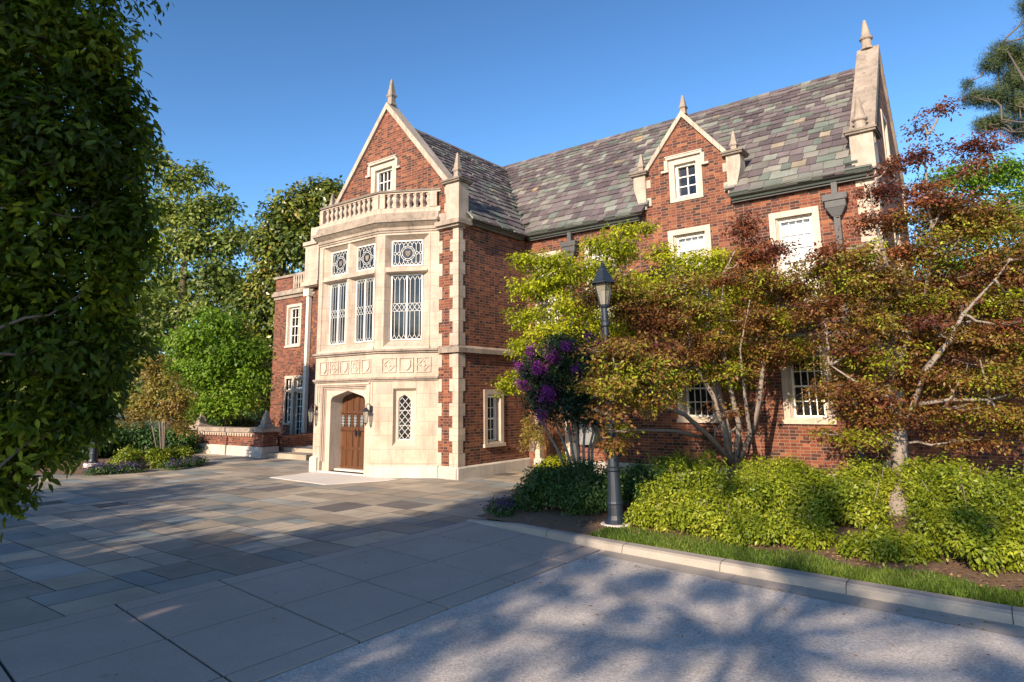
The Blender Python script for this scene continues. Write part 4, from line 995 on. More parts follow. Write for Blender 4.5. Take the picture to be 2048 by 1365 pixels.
def foliage(name, mat, clumps, sprays, per, L, rs, seed, parent, up=.7, aspect=.5, shell=.45, folded=False, droop=.3, gaps=.0, tone_shift=0, flat=.25):
    rg = np.random.default_rng(seed); wts = np.array([c[2]*(c[1][0]*c[1][1]*c[1][2])**(.6) for c in clumps]); wts /= wts.sum()
    idx = rg.choice(len(clumps), size=sprays, p=wts)
    C0 = np.array([c[0] for c in clumps])[idx]; Rr = np.array([c[1] for c in clumps])[idx]
    u = nrm(rg.normal(size=(sprays, 3))); rad = rg.random(sprays)**shell
    # lumpy outline: radius changes with direction, each clump differently
    ph = idx*1.7
    lump = 1+.22*np.sin(5*u[:, 0]+ph)*np.cos(4*u[:, 2]+ph*.7)+.16*np.sin(9*u[:, 1]+ph*2.1)
    off = u*(rad*lump)[:, None]
    off3 = RIGHTH*off[:, :1]*Rr[:, :1]+AHEAD*off[:, 1:2]*Rr[:, 1:2]+np.array([0, 0, 1])*off[:, 2:]*Rr[:, 2:]
    if gaps:
        keep = (np.sin(C0[:, 0]*3+off3[:, 0]*5.1)+np.sin(off3[:, 2]*7.3+idx)+np.sin(off3[:, 1]*4.7+idx*2)) > -3+gaps*2.2
        C0, off3, u, idx, Rr = C0[keep], off3[keep], u[keep], idx[keep], Rr[keep]
    n = len(C0); out = nrm(off3+1e-6)
    sn = nrm(out*(1-up)+np.array([0, 0, 1])*up+rg.normal(size=(n, 3))*.22)
    a = rg.random((n, per))*2*math.pi; r = np.sqrt(rg.random((n, per)))*rs
    t1 = nrm(np.cross(sn, np.array([.31, .95, .1]))); t2 = np.cross(sn, t1)
    rd = t1[:, None]*np.cos(a)[..., None]+t2[:, None]*np.sin(a)[..., None]
    P = (C0+off3)[:, None]+rd*r[..., None]+sn[:, None]*(rg.normal(size=(n, per))*rs*flat)[..., None]-np.array([0, 0, 1])*(r**2/rs*droop)[..., None]
    D = nrm(rd+rg.normal(size=(n, per, 3))*.35-np.array([0, 0, 1])*droop)
    Nn = nrm(sn[:, None]+rg.normal(size=(n, per, 3))*.4)
    tone = np.clip(rg.normal(size=(n, 1))*.17+.5+tone_shift+rg.normal(size=(n, per))*.12+np.sin(idx*2.3)[:, None]*.22, .01, .99)
    br = np.clip(.5+rg.normal(size=(n, per))*.2+rg.normal(size=(n, 1))*.18, 0, 1)
    N_ = n*per; Ls = L*(1+rg.normal(size=N_)*.22).clip(.5, 1.6)
    return leaf_mesh(name, mat, P.reshape(-1, 3), D.reshape(-1, 3), Nn.reshape(-1, 3), Ls, Ls*aspect, tone.ravel(), br.ravel(), parent, folded)

def bez(a, b, sag, n=7, wob=.0, rg=None):
    a, b = np.array(a, float), np.array(b, float); pts = []
    mid = (a+b)/2+np.array(sag)
    for i in range(n+1):
        t = i/n; p = a*(1-t)**2+2*mid*t*(1-t)+b*t*t
        if rg is not None and 0 < i < n: p = p+rg.normal(size=3)*wob
        pts.append(p)
    return pts
def limbs(mb, stems, clumps, seed, r0=.03, twigs=4, twr=.008, reach=.85):
    "stems: list of (points, radii). Each clump gets a limb from the nearest stem point and a few twigs"
    rg = np.random.default_rng(seed); pool = []
    for pts, rad in stems:
        mb.tube(pts, rad, 8); pool += [np.array(p, float) for p in pts[max(1, len(pts)//3):]]
    for c, rr, w_ in clumps:
        d = [np.linalg.norm((p-c)*np.array([1, 1, 1.0 if p[2] < c[2]+.1 else 2.5])) for p in pool]; s = pool[int(np.argmin(d))]
        L_ = np.linalg.norm(c-s)
        if L_ > .05:
            pts = bez(s, c, (0, 0, -.12*L_), 6, .02*L_, rg); mb.tube(pts, list(np.linspace(min(r0, .02+L_*.02), twr*1.5, 7)), 6)
        for k in range(twigs):
            u = nrm(rg.normal(size=3)); u[2] = abs(u[2])*.6; e = c+(RIGHTH*u[0]*rr[0]+AHEAD*u[1]*rr[1]+np.array([0, 0, u[2]*rr[2]]))*reach
            mb.tube(bez(c-(c-s)*.25*rg.random(), e, (0, 0, -.05), 4, .02, rg), list(np.linspace(twr*1.4, twr*.5, 5)), 4)
def plant(name, label, cat, base, group=None): return thing(name, label, cat, tuple(base), group)
def finish(t):
    for c in t.children: c.matrix_parent_inverse = Matrix.Translation(-Vector(t.location))

# ---- near tree at the left edge
t = plant('broadleaf_tree', 'large dark green leafy tree filling the left edge, hanging over the plaza', 'tree', (-6.15, 1.1, 0))
D0 = 5.5
cn = [CL_(30, 60, D0, 230, 200), CL_(190, 90, D0, 95, 75), CL_(100, 260, D0, 215, 170), CL_(215, 310, D0+.2, 95, 110), CL_(60, 470, D0, 240, 180), CL_(235, 440, D0, 85, 110), CL_(235, 560, D0, 68, 120), CL_(100, 660, D0, 190, 150), CL_(210, 690, D0, 80, 85), CL_(60, 830, D0, 165, 130), CL_(170, 810, D0, 75, 70), CL_(10, 950, D0, 92, 90), CL_(-120, 300, D0, 250, 300), CL_(-120, 700, D0, 220, 250), CL_(270, 240, D0+.3, 36, 30), CL_(60, -120, D0, 260, 200), CL_(225, 180, D0+.2, 70, 60)]
cn = [(c_, r_*.86, w_) for c_, r_, w_ in cn]
st = [([(-6.15, 1.1, 0), (-6.15, 1.1, 1.2), (-6.2, 1.15, 2.4), (-6.2, 1.2, 3.6), (-6.1, 1.3, 5)], [.14, .12, .10, .07, .03])]
m = MB(); limbs(m, st, cn, 1, .018, 7, .004); m.build('trunk', BARK, t, smooth=True)
foliage('crown', L_NEAR, cn, 6800, 9, .080, .10, 2, t, up=.45, aspect=.42, shell=.42, folded=True, droop=.35, gaps=.35)
finish(t)

# ---- lime dogwoods against the wall
def small_tree(label, base, stems, clumps, mat, seed, sprays, per, L, rs, name='tree', cat='tree', bark=BARKP, r0=.03, twigs=4, group=None, extra=None, **k):
    t = plant(name, label, cat, base, group); m = MB(); limbs(m, stems, clumps+(extra[1] if extra else []), seed, r0, twigs); m.build('trunk', bark, t, smooth=True)
    foliage('crown', mat, clumps, sprays, per, L, rs, seed+1, t, **k)
    if extra: foliage('crown_tip', extra[0], extra[1], extra[2], per, L, rs, seed+2, t, **k)
    finish(t); return t
DG = 15.6
c1 = [CL_(*a, dz=1.25) for a in [(1095, 522, DG, 62, 22), (1050, 515, DG, 30, 12), (1180, 540, DG, 70, 30), (1070, 575, DG, 62, 26), (1140, 610, DG, 80, 30), (1055, 632, DG, 50, 20), (1120, 660, DG, 80, 26), (1050, 690, DG, 42, 20), (1120, 720, DG, 75, 30), (1200, 660, DG, 60, 40), (1015, 765, DG, 28, 22), (1060, 745, DG, 40, 22), (1245, 462, DG, 42, 18), (1230, 500, DG, 55, 26), (1290, 452, DG, 22, 12), (1190, 480, DG, 30, 14), (1100, 560, DG, 60, 30), (1270, 570, DG, 60, 34), (1270, 640, DG, 60, 36), (1300, 700, DG, 60, 30), (1320, 500, DG, 30, 16)]]
b = (-7.3, 13.6, .1); s = atd(1180, 700, DG)
small_tree('lime green dogwood with layered branches against the brick wall, right of the stone corner', b, [([b, (-7.4, 13.6, 1.0), tuple(s), tuple(atd(1230, 560, DG))], [.09, .08, .06, .02]), ([(-7.35, 13.6, .5), tuple(atd(1130, 760, DG)), tuple(atd(1090, 620, DG))], [.06, .05, .02])], c1, L_DOG, 20, 3900, 9, .085, .15, 'dogwood_tree', up=.82, aspect=.5, droop=.55, shell=.5, flat=.12, gaps=.3)
c2 = [CL_(*a, dz=1.25) for a in [(1360, 522, DG, 55, 20), (1430, 512, DG, 60, 18), (1400, 545, DG, 80, 26), (1480, 560, DG, 55, 34), (1340, 590, DG, 70, 34), (1440, 610, DG, 70, 40), (1420, 680, DG, 70, 50), (1540, 600, DG, 60, 45), (1500, 690, DG, 60, 40), (1530, 780, DG, 34, 40), (1360, 720, DG, 70, 40), (1480, 760, DG, 40, 30)]]
b = (-4.9, 14.1, .1)
small_tree('yellow green dogwood rising behind the bronze maple, below the wall dormer', b, [([b, (-4.9, 14.1, 1.2), tuple(atd(1420, 700, DG)), tuple(atd(1400, 560, DG))], [.08, .07, .05, .02])], c2, L_DOG, 30, 2100, 9, .085, .15, 'dogwood_tree', up=.8, aspect=.5, droop=.5, shell=.5, flat=.12, gaps=.4)

# ---- crape myrtle with purple blossom
b = (-7.0, 11.6, .1); DC = 13.6
t = plant('crape_myrtle', 'dark multi-stemmed shrub tree with purple blossom left of the street lamp', 'flowering tree', b)
cc = [CL_(*a) for a in [(1100, 740, DC, 60, 55), (1160, 720, DC, 55, 60), (1130, 800, DC, 75, 50), (1080, 790, DC, 40, 40), (1190, 800, DC, 45, 55), (1060, 735, DC, 28, 30), (1120, 690, DC, 40, 26)]]
m = MB(); tips = [(1060, 800), (1100, 820), (1125, 790), (1150, 810), (1175, 780), (1200, 810), (1215, 770)]
stc = [([(b[0]+(i-3)*.05, b[1]+.03*(i % 2), .1), tuple(atd(1160+(x-1160)*.45, 900, DC)+np.array([0, 0, 0])), tuple(atd(x, y, DC)), tuple(atd(1130+(x-1130)*.9, y-70, DC))], [.035, .028, .02, .008]) for i, (x, y) in enumerate(tips)]
limbs(m, stc, cc, 40, .015, 4, .006); m.build('trunk', BARKP, t, smooth=True)
foliage('crown', L_CRAPE, cc, 2600, 9, .065, .13, 41, t, up=.4, aspect=.5, shell=.5)
fl = [CL_(x, y, DC-.45, rx, rz, w_) for x, y, rx, rz, w_ in [(1095, 785, 20, 24, 1.4), (1075, 735, 18, 16, 1), (1105, 712, 17, 14, 1), (1045, 768, 14, 14, 1), (1038, 730, 12, 12, .8), (1170, 775, 9, 9, .8), (1195, 690, 10, 12, 1), (1178, 670, 9, 9, .7), (1132, 690, 14, 12, .8), (1085, 830, 14, 16, .8), (1060, 700, 12, 12, .8), (1150, 735, 12, 10, .5), (1208, 660, 8, 12, .7)]]
foliage('blossom', L_FLOW, fl, 420, 12, .030, .07, 42, t, up=.3, aspect=.9, shell=.8, flat=.8, gaps=.3)
finish(t)

thick = lambda cl: [(c_, r_*np.array([1, 1, 1.3]), w_) for c_, r_, w_ in cl]
# ---- bronze Japanese maples
D1 = 13.6
b = tuple(atd(1470, 985, D1+.3)); b = (b[0], b[1], .12)
S = lambda pts, rad, d=D1: ([tuple(atd(x, y, d+dd)) for x, y, dd in pts], rad)
st1 = [([b, tuple(atd(1468, 935, D1+.2))], [.12, .10]),
 S([(1468, 935, .2), (1425, 880, -.2), (1370, 830, -1.2), (1300, 800, -2.6), (1240, 770, -3.6)], [.075, .06, .045, .03, .015]),
 S([(1466, 935, .2), (1448, 860, .1), (1425, 790, 0), (1390, 730, 0), (1370, 640, 0)], [.08, .06, .05, .035, .015]),
 S([(1470, 935, .2), (1478, 850, .2), (1452, 740, .1), (1440, 640, 0), (1450, 540, 0)], [.07, .055, .045, .03, .012]),
 S([(1474, 935, .2), (1510, 860, .2), (1520, 790, .1), (1530, 700, 0), (1560, 600, 0)], [.08, .06, .05, .035, .015]),
 S([(1475, 930, .2), (1500, 870, -.1), (1490, 790, -.3), (1480, 700, -.4), (1500, 600, -.4)], [.06, .05, .035, .02, .01]),
 S([(1425, 880, .1), (1350, 862, -1.4), (1280, 860, -2.6), (1235, 862, -3.4)], [.04, .03, .02, .01])]
m1 = [CL_(*a, dz=1.9) for a in [(1225, 700, 9.8, 62, 26), (1270, 735, 10.3, 85, 28), (1310, 700, 10.7, 75, 28), (1210, 765, 9.7, 62, 26), (1280, 790, 10.4, 70, 24), (1220, 820, 9.8, 48, 20), (1235, 862, 9.9, 36, 14), (1225, 885, 9.8, 30, 10), (1200, 590, D1-.3, 55, 18), (1240, 575, D1-.3, 55, 22), (1270, 620, D1-.2, 60, 22), (1320, 600, D1, 60, 24), (1370, 570, D1, 60, 22), (1320, 650, D1-.2, 62, 22), (1400, 620, D1, 60, 26), (1420, 680, D1, 60, 24), (1370, 700, D1-.2, 60, 24), (1440, 740, D1, 55, 20), (1500, 640, D1, 55, 30), (1540, 700, D1, 50, 26), (1560, 640, D1, 50, 26), (1590, 580, D1, 50, 26), (1520, 560, D1, 55, 26), (1340, 760, D1-.3, 50, 18), (1450, 820, D1-.4, 40, 12), (1600, 700, D1+.2, 46, 26)]]
m1r = [CL_(*a, dz=1.9) for a in [(1490, 455, D1, 34, 34), (1500, 510, D1, 46, 34), (1545, 500, D1, 36, 26), (1440, 555, D1, 40, 18)]]
small_tree('spreading bronze Japanese maple right of the street lamp with several pale grey stems', b, st1, thick(m1), L_MAP, 50, 6800, 14, .062, .14, 'japanese_maple', up=.82, aspect=.52, droop=.35, shell=.7, flat=.10, gaps=.85, extra=(L_MAPR, m1r, 480), r0=.02, twigs=5)
D2 = 11.6
b = (-1.54, 11.7, .12)
S2 = lambda pts, rad: S(pts, rad, D2)
tb = atd(1800, 1035, D2)
st2 = [([b, tuple(atd(1798, 960, D2-.6)), tuple(atd(1795, 880, D2-.5)), tuple(atd(1790, 855, D2-.5))], [.15, .13, .14, .12]),
 S2([(1788, 860, -.5), (1775, 800, -.4), (1790, 740, -.2), (1815, 680, 0), (1818, 620, 0)], [.10, .08, .07, .055, .04]),
 S2([(1800, 860, -.5), (1830, 810, -.6), (1850, 740, -.7), (1900, 680, -.8), (1925, 630, -.8), (1990, 560, -.9), (2020, 520, -1)], [.08, .065, .055, .04, .03, .015, .01]),
 S2([(1818, 620, 0), (1780, 560, 0), (1760, 480, .1), (1745, 420, .2), (1740, 370, .2)], [.045, .04, .03, .02, .008]),
 S2([(1815, 660, 0), (1850, 600, 0), (1862, 520, 0), (1862, 440, .1), (1850, 330, .2), (1855, 270, .2)], [.045, .04, .035, .028, .015, .006]),
 S2([(1862, 460, 0), (1900, 390, .1), (1940, 330, .1), (1945, 280, .2)], [.025, .018, .012, .006]),
 S2([(1830, 810, -.6), (1900, 800, -.9), (1980, 800, -1.1), (2050, 780, -1.2)], [.04, .03, .02, .01]),
 S2([(1775, 800, -.4), (1720, 770, -.3), (1660, 730, -.2)], [.04, .025, .01])]
m2 = [CL_(*a, dz=1.9) for a in [(1640, 540, D2+.3, 60, 26), (1690, 580, D2+.2, 70, 30), (1640, 610, D2+.2, 55, 26), (1700, 520, D2+.2, 60, 26), (1740, 640, D2, 75, 30), (1680, 680, D2, 60, 26), (1730, 720, D2, 80, 30), (1700, 780, D2-.2, 80, 26), (1760, 560, D2, 60, 30), (1820, 600, D2, 70, 34), (1900, 560, D2, 75, 36), (1850, 500, D2, 60, 30), (1920, 480, D2, 70, 34), (1900, 430, D2+.1, 60, 26), (1970, 440, D2, 60, 30), (1990, 520, D2-.3, 70, 34), (2040, 600, D2-.4, 60, 40), (1960, 610, D2-.4, 75, 34), (1860, 680, D2-.2, 75, 34), (1950, 680, D2-.5, 80, 34), (2030, 690, D2-.6, 60, 34), (1820, 750, D2-.3, 60, 26), (1920, 750, D2-.6, 90, 30), (2010, 760, D2-.8, 80, 30), (1880, 820, D2-.7, 70, 24), (1960, 830, D2-.8, 85, 26), (2040, 840, D2-.9, 60, 26), (1740, 830, D2-.4, 70, 22), (1700, 870, D2-.5, 60, 16), (1930, 880, D2-.9, 60, 12), (1800, 440, D2+.2, 40, 22), (2060, 500, D2-.4, 60, 50)]]
m2r = [CL_(*a, dz=1.9) for a in [(1700, 700, D2-.4, 34, 14), (1650, 500, D2, 34, 16), (1850, 640, D2-.8, 36, 14), (2000, 650, D2-1, 40, 16), (1760, 800, D2-.8, 34, 12), (1960, 720, D2-1, 40, 14), (1850, 250, D2+.2, 34, 28), (1885, 215, D2+.2, 22, 14), (1835, 310, D2+.2, 40, 26), (1850, 370, D2+.1, 45, 28), (1940, 290, D2+.2, 45, 24), (1920, 340, D2+.1, 50, 24), (1975, 300, D2+.1, 34, 18), (1760, 380, D2+.3, 44, 26), (1740, 440, D2+.3, 44, 24), (1780, 330, D2+.3, 26, 16), (1890, 400, D2+.1, 50, 20), (1800, 500, D2+.2, 40, 22), (1990, 570, D2-.3, 50, 20), (1920, 610, D2-.6, 40, 14), (1850, 400, D2, 40, 22)]]
small_tree('tall bronze and red Japanese maple at the right edge with a thick forked pale trunk', b, st2, thick(m2), L_MAP, 60, 8800, 14, .060, .135, 'japanese_maple', up=.82, aspect=.52, droop=.35, shell=.7, flat=.10, gaps=.85, extra=(L_MAPR, m2r, 1300), r0=.025, twigs=5)

# ---- background trees
def big_tree(label, px, base_d, clumps, mat, seed, sprays, per, L, rs, name, rad=.3, base=None, bark=BARK, **k):
    c = np.mean([q[0] for q in clumps], axis=0); b = base or (c[0], c[1], 0.0)
    zt = max(q[0][2] for q in clumps); ptz = [(b[0], b[1], 0), (b[0]+.1, b[1], zt*.3), (b[0]-.1, b[1]+.1, zt*.6), (c[0], c[1], zt*.92)]
    t = plant(name, label, 'tree', b); m = MB(); limbs(m, [(ptz, [rad, rad*.8, rad*.5, rad*.15])], clumps, seed, rad*.3, 3, .02); m.build('trunk', bark, t, smooth=True)
    foliage('crown', mat, clumps, sprays, per, L, rs, seed+1, t, **k); finish(t)
DA = 46
big_tree('airy grey green tree with ragged upright tips against the sky at left', 0, DA, [CL_(*a) for a in [(310, 320, DA, 26, 40), (355, 360, DA, 26, 34), (395, 350, DA, 20, 32), (330, 420, DA, 55, 40), (410, 420, DA, 45, 36), (455, 410, DA, 24, 20), (380, 480, DA, 70, 42), (300, 500, DA, 60, 50), (460, 480, DA, 45, 34), (495, 470, DA, 24, 20), (430, 550, DA, 70, 42), (340, 570, DA, 60, 40), (400, 620, DA, 80, 45), (310, 650, DA, 55, 50), (475, 590, DA, 40, 50), (250, 420, DA, 50, 90), (230, 600, DA, 60, 90), (300, 290, DA, 16, 22), (440, 380, DA, 10, 16)]], L_GRY, 70, 4200, 8, .34, .62, 'hardwood_tree', .4, up=.5, gaps=.75, shell=.55)
DM = 40
big_tree('dense dark glossy magnolia behind the flat-roofed rear wing', 0, DM, [CL_(*a) for a in [(650, 390, DM, 45, 38), (600, 410, DM, 50, 40), (560, 440, DM, 45, 38), (690, 420, DM, 40, 50), (540, 490, DM, 42, 40), (600, 490, DM, 60, 50), (540, 560, DM, 50, 45), (500, 610, DM, 42, 40), (560, 620, DM, 50, 50), (500, 680, DM, 50, 50), (545, 700, DM, 40, 50), (650, 480, DM, 50, 60), (520, 780, DM, 50, 60), (470, 730, DM, 40, 50)]], L_MAG, 72, 4200, 8, .30, .42, 'magnolia_tree', .35, up=.4, shell=.4, aspect=.5)
DB = 27.5
big_tree('low bright yellow green tree in front of the magnolia, left of the rear wing', 0, DB, [CL_(*a) for a in [(440, 650, DB, 60, 34), (380, 680, DB, 50, 36), (470, 700, DB, 60, 36), (420, 740, DB, 75, 40), (500, 750, DB, 40, 36), (360, 740, DB, 36, 36), (450, 800, DB, 70, 34), (515, 700, DB, 26, 30), (400, 820, DB, 45, 22)]], L_LIT, 74, 3000, 9, .15, .26, 'small_leafy_tree', .14, up=.7, shell=.5, gaps=.3, droop=.4, base=tuple(atd(450, 905, DB)*np.array([1, 1, 0])))
DE = 34
big_tree('dark drooping evergreen behind the big tree at left', 0, DE, [CL_(*a) for a in [(240, 640, DE, 60, 40), (310, 600, DE, 50, 20), (280, 680, DE, 60, 30), (230, 740, DE, 60, 50), (300, 730, DE, 40, 24), (200, 520, DE, 60, 70), (120, 700, DE, 80, 120), (330, 640, DE, 40, 14), (60, 560, DE, 90, 90), (60, 800, DE, 90, 60)]], L_GRY, 76, 2600, 8, .22, .4, 'evergreen_tree', .3, up=.75, shell=.5, gaps=.4, tone_shift=-.15)
DT = 20.5
bb = atd(325, 925, DT); bb[2] = 0
small_tree('small yellow bronze tree with thin pale stems in the left flower bed', tuple(bb), [([tuple(bb+np.array([k*.05, 0, 0])), tuple(atd(x, 830, DT)), tuple(atd(x2, 760, DT))], [.03, .022, .01]) for k, x, x2 in ((-2, 300, 290), (0, 318, 320), (1, 325, 345), (2, 330, 360))], [CL_(*a) for a in [(300, 745, DT, 30, 30), (330, 770, DT, 40, 28), (350, 810, DT, 36, 22), (290, 800, DT, 32, 26), (310, 720, DT, 24, 20), (365, 845, DT, 18, 20), (370, 790, DT, 24, 14), (270, 830, DT, 26, 18), (330, 825, DT, 28, 16)]], L_YEL, 80, 900, 9, .09, .17, 'ornamental_tree', up=.6, gaps=.5, twigs=4)
DR = 27
big_tree('bright green leafy tree beyond the gable end at right', 0, DR, [CL_(*a) for a in [(1900, 360, DR, 60, 34), (1960, 350, DR, 60, 34), (2020, 340, DR, 50, 34), (1880, 430, DR, 50, 50), (1950, 440, DR, 80, 50), (2030, 430, DR, 60, 60), (1860, 520, DR, 40, 50), (1920, 540, DR, 80, 60), (2010, 540, DR, 80, 60), (2060, 380, DR, 50, 60), (1880, 620, DR, 60, 60), (1980, 640, DR, 80, 70), (2080, 560, DR, 60, 90), (1850, 600, DR, 30, 50)]], L_LIT, 82, 4200, 8, .15, .28, 'leafy_tree', .25, up=.55, shell=.5, gaps=.25, tone_shift=-.1)
DP = 34
big_tree('tall pine with clustered needles at the upper right corner', 0, DP, [CL_(*a) for a in [(2010, 105, DP, 34, 20), (2050, 120, DP, 40, 30), (1985, 130, DP, 26, 16), (2030, 160, DP, 40, 26), (1950, 195, DP, 28, 14), (1990, 195, DP, 40, 22), (2040, 210, DP, 45, 26), (1935, 170, DP, 9, 14), (2000, 245, DP, 34, 16), (1970, 250, DP, 26, 12), (2050, 260, DP, 36, 22), (2070, 180, DP, 40, 60), (2060, 10, DP, 26, 20), (2090, 60, DP, 40, 60)]], L_PINE, 84, 4200, 22, .17, .17, 'pine_tree', .16, up=.3, shell=.5, aspect=.09, droop=-.2, flat=.6, base=(2.6, 34, 0))

# ---- trees across the drive, behind the viewer: they cast the shade on the forecourt
def shade_tree(x, y, zc, r, h, seed, label, sprays=2000, gaps=.3):
    rg = random.Random(seed); cl = [WC(x+rg.uniform(-.55, .55)*r, y+rg.uniform(-.5, .5)*r, zc+rg.uniform(-.5, .5)*h, r*rg.uniform(.4, .6), r*.5, h*rg.uniform(.3, .42)) for _ in range(10)]
    t = plant('shade_tree', label, 'tree', (x, y, 0), 'shade trees across the drive'); m = MB(); limbs(m, [([(x, y, 0), (x, y+.1, zc*.6), (x, y, zc+h*.4)], [.2, .15, .05])], cl, seed, .08, 3, .02); m.build('trunk', BARK, t)
    foliage('crown', L_GRY, cl, sprays, 8, .2, .36, seed, t, up=.5, gaps=gaps, shell=.6); finish(t)
#SHADE
shade = [(-38, -10, 4.1, 4.0, 3.7), (-31, -10, 4.2, 4.2, 3.9), (-25, -9.5, 4.0, 4.0, 3.8), (-19, -10, 4.2, 4.0, 3.9), (-14, -9.5, 4.0, 3.8, 3.8), (-9.6, -9.5, 4.1, 3.4, 3.8), (-6.2, -8.5, 4.1, 2.8, 3.9), (-3.9, -10.5, 8.8, 1.5, 8.0)]
for i, (x, y, zc, r, h) in enumerate(shade):
    shade_tree(x, y, zc, r, h, 200+i, ['outermost', 'broad', 'dense', 'leafy', 'rounded', 'low', 'wide', 'tall narrow', 'small', 'spreading', 'thin', 'farthest right'][i]+' shade tree across the drive, behind the viewer', 3600 if i < 8 else 900, .0 if i < 8 else .6)

cl = [WC(a, -10.5, b_, max(c_*.8, .12), .4, max(d_*.72, .05), 1.3) for a, b_, c_, d_ in [(0.49, 7.70, .59, .24), (1.36, 7.74, .60, .30), (2.0, 7.75, .4, .35), (-.51, 7.55, .47, .21), (-.45, 6.89, .21, .21), (-1.09, 7.02, .33, .07), (.35, 6.81, .26, .13), (-1.03, 6.57, .44, .05), (-2.02, 6.58, .36, .14), (-2.25, 6.29, .37, .15), (-2.24, 6.02, .37, .08), (-1.49, 6.30, .19, .06), (1.78, 7.16, .32, .14), (-1.31, 7.47, .55, .18), (-.38, 6.56, .12, .08), (-1.98, 7.11, .32, .20), (.17, 7.97, .33, .19), (-2.2, 7.6, .5, .3), (-2.6, 6.8, .4, .5), (3.0, 7.5, .6, .4), (-2.6, 5.6, .5, .4), (.6, 5.6, .3, .12), (2.6, 6.4, .5, .2), (.3, 9.2, .42, .75), (1.9, 9.1, .35, .6), (-.95, 9.5, .25, .4), (1.1, 8.5, .3, .2), (3.0, 8.8, .5, .5)]]  # unseen crown: clumps set along the sun to shape road and hedge shadows
t = plant('shade_tree', 'unseen open tree added across the drive, crown shaped to dapple the road and hedge', 'tree', (.2, -11, 0), 'shade trees across the drive')
m = MB(); limbs(m, [([(.2, -11, 0), (.2, -11, 3), (.1, -10.8, 5.2), (0, -10.6, 7)], [.2, .17, .12, .05])], cl, 233, .05, 2, .012); m.build('trunk', BARK, t)
foliage('crown', L_GRY, cl, 2200, 8, .08, .10, 234, t, up=.5, gaps=.2, shell=.6); finish(t)

# ---- shrubs
def shrub(name, label, cat, c, r, mat, seed, sprays, per=9, L=.05, rs=.095, group=None, stems=True, up=.45, shell=.38, lobes=8, **k):
    rg = random.Random(seed); x, y, z = c; rx, ry, rz = r
    cl = [WC(x, y, z+rz*.95, rx*.62, ry*.62, rz*.8, 1.6)]+[WC(x+rx*.55*math.cos(a*2*math.pi/lobes+seed), y+ry*.55*math.sin(a*2*math.pi/lobes+seed), z+rz*rg.uniform(.45, 1.45), rx*rg.uniform(.3, .5), ry*.42, rz*rg.uniform(.3, .6)) for a in range(lobes)]
    t = plant(name, label, cat, c, group); m = MB()
    for q in range(9):
        a = rg.random()*6.28; rr = rg.random()*.7; e = (x+rx*rr*math.cos(a), y+ry*rr*math.sin(a), z+rz*1.5); m.tube(bez((x+.15*rx*math.cos(a), y+.15*ry*math.sin(a), z), e, (.05, .03, 0), 4), [.014, .012, .01, .007, .004], 5)
    m.build('branches', BARKP, t)
    foliage('leaves', mat, cl, sprays, per, L, rs, seed, t, up=up, shell=shell, **k); finish(t); return t
shrub('box_shrub', 'dark green rounded shrub left of the lamp, nearest the plaza corner', 'shrub', (-6.55, 9.65, .1), (.62, .62, .42), L_HEDD, 301, 1500, gaps=.4)
shrub('box_shrub', 'dark green rounded shrub touching the left side of the lamp base', 'shrub', (-5.72, 9.75, .1), (.62, .58, .42), L_HEDD, 302, 1500, gaps=.4)
shrub('box_shrub', 'dark green shrub directly behind the lamp base', 'shrub', (-5.0, 10.2, .1), (.55, .55, .45), L_HEDD, 303, 1100, gaps=.4)
shrub('box_shrub', 'dark shrub at the feet of the purple flowering tree', 'shrub', (-6.8, 10.9, .1), (.7, .6, .42), L_HEDD, 304, 1000, gaps=.4)
shrub('mounded_shrub', 'small sunlit lime green mound beside the stone corner of the wall', 'shrub', (-9.25, 13.9, .05), (.55, .5, .30), L_DOG, 305, 900, up=.5)
shrub('climbing_shrub', 'loose climbing shrub against the brick near the inner corner', 'shrub', (-10.35, 14.6, .6), (.42, .35, .55), L_YEL, 306, 380, gaps=.5)
shrub('azalea_shrub', 'sunlit yellow green azalea at the left end of the clipped hedge', 'shrub', (-4.15, 10.0, .1), (.78, .66, .50), L_HED, 310, 1500, gaps=.35, tone_shift=-0.12)
shrub('azalea_shrub', 'low bushy azalea at the hedge foot, just right of the lamp', 'shrub', (-3.55, 9.15, .08), (.62, .45, .34), L_HED, 311, 1100, gaps=.35, tone_shift=0.10)
shrub('azalea_shrub', 'azalea in front of the first maple trunk', 'shrub', (-3.55, 11.3, .1), (.75, .6, .40), L_HED, 312, 1300, gaps=.35, tone_shift=0.00)
shrub('azalea_shrub', 'large azalea in the middle of the bed between the two maples', 'shrub', (-2.6, 10.4, .1), (.75, .7, .42), L_HED, 313, 1500, gaps=.35, tone_shift=-0.20)
shrub('azalea_shrub', 'shaded open azalea near the kerb, left of the thick maple trunk', 'shrub', (-2.4, 9.15, .08), (.6, .4, .28), L_HED, 314, 900, gaps=.45, tone_shift=0.06)
shrub('azalea_shrub', 'low azalea spilling onto the mulch in front of the thick maple trunk', 'shrub', (-1.35, 9.05, .08), (.62, .42, .20), L_HED, 315, 1200, gaps=.45, tone_shift=-0.06)
shrub('azalea_shrub', 'azalea right behind the thick maple trunk', 'shrub', (-2.1, 12.6, .1), (.7, .5, .50), L_HED, 316, 1100, gaps=.35, tone_shift=0.14)
shrub('azalea_shrub', 'tall azalea right of the thick maple trunk', 'shrub', (-.65, 10.35, .1), (.72, .6, .52), L_HED, 317, 1500, gaps=.45, tone_shift=-0.16)
shrub('azalea_shrub', 'low straggly azalea at the bottom right corner of the bed', 'shrub', (-.35, 9.1, .08), (.62, .5, .36), L_HED, 318, 1300, gaps=.45, tone_shift=0.02)
shrub('azalea_shrub', 'azalea at the far right end of the hedge', 'shrub', (.45, 9.3, .1), (.7, .6, .45), L_HED, 319, 1200, gaps=.35, tone_shift=-0.10)
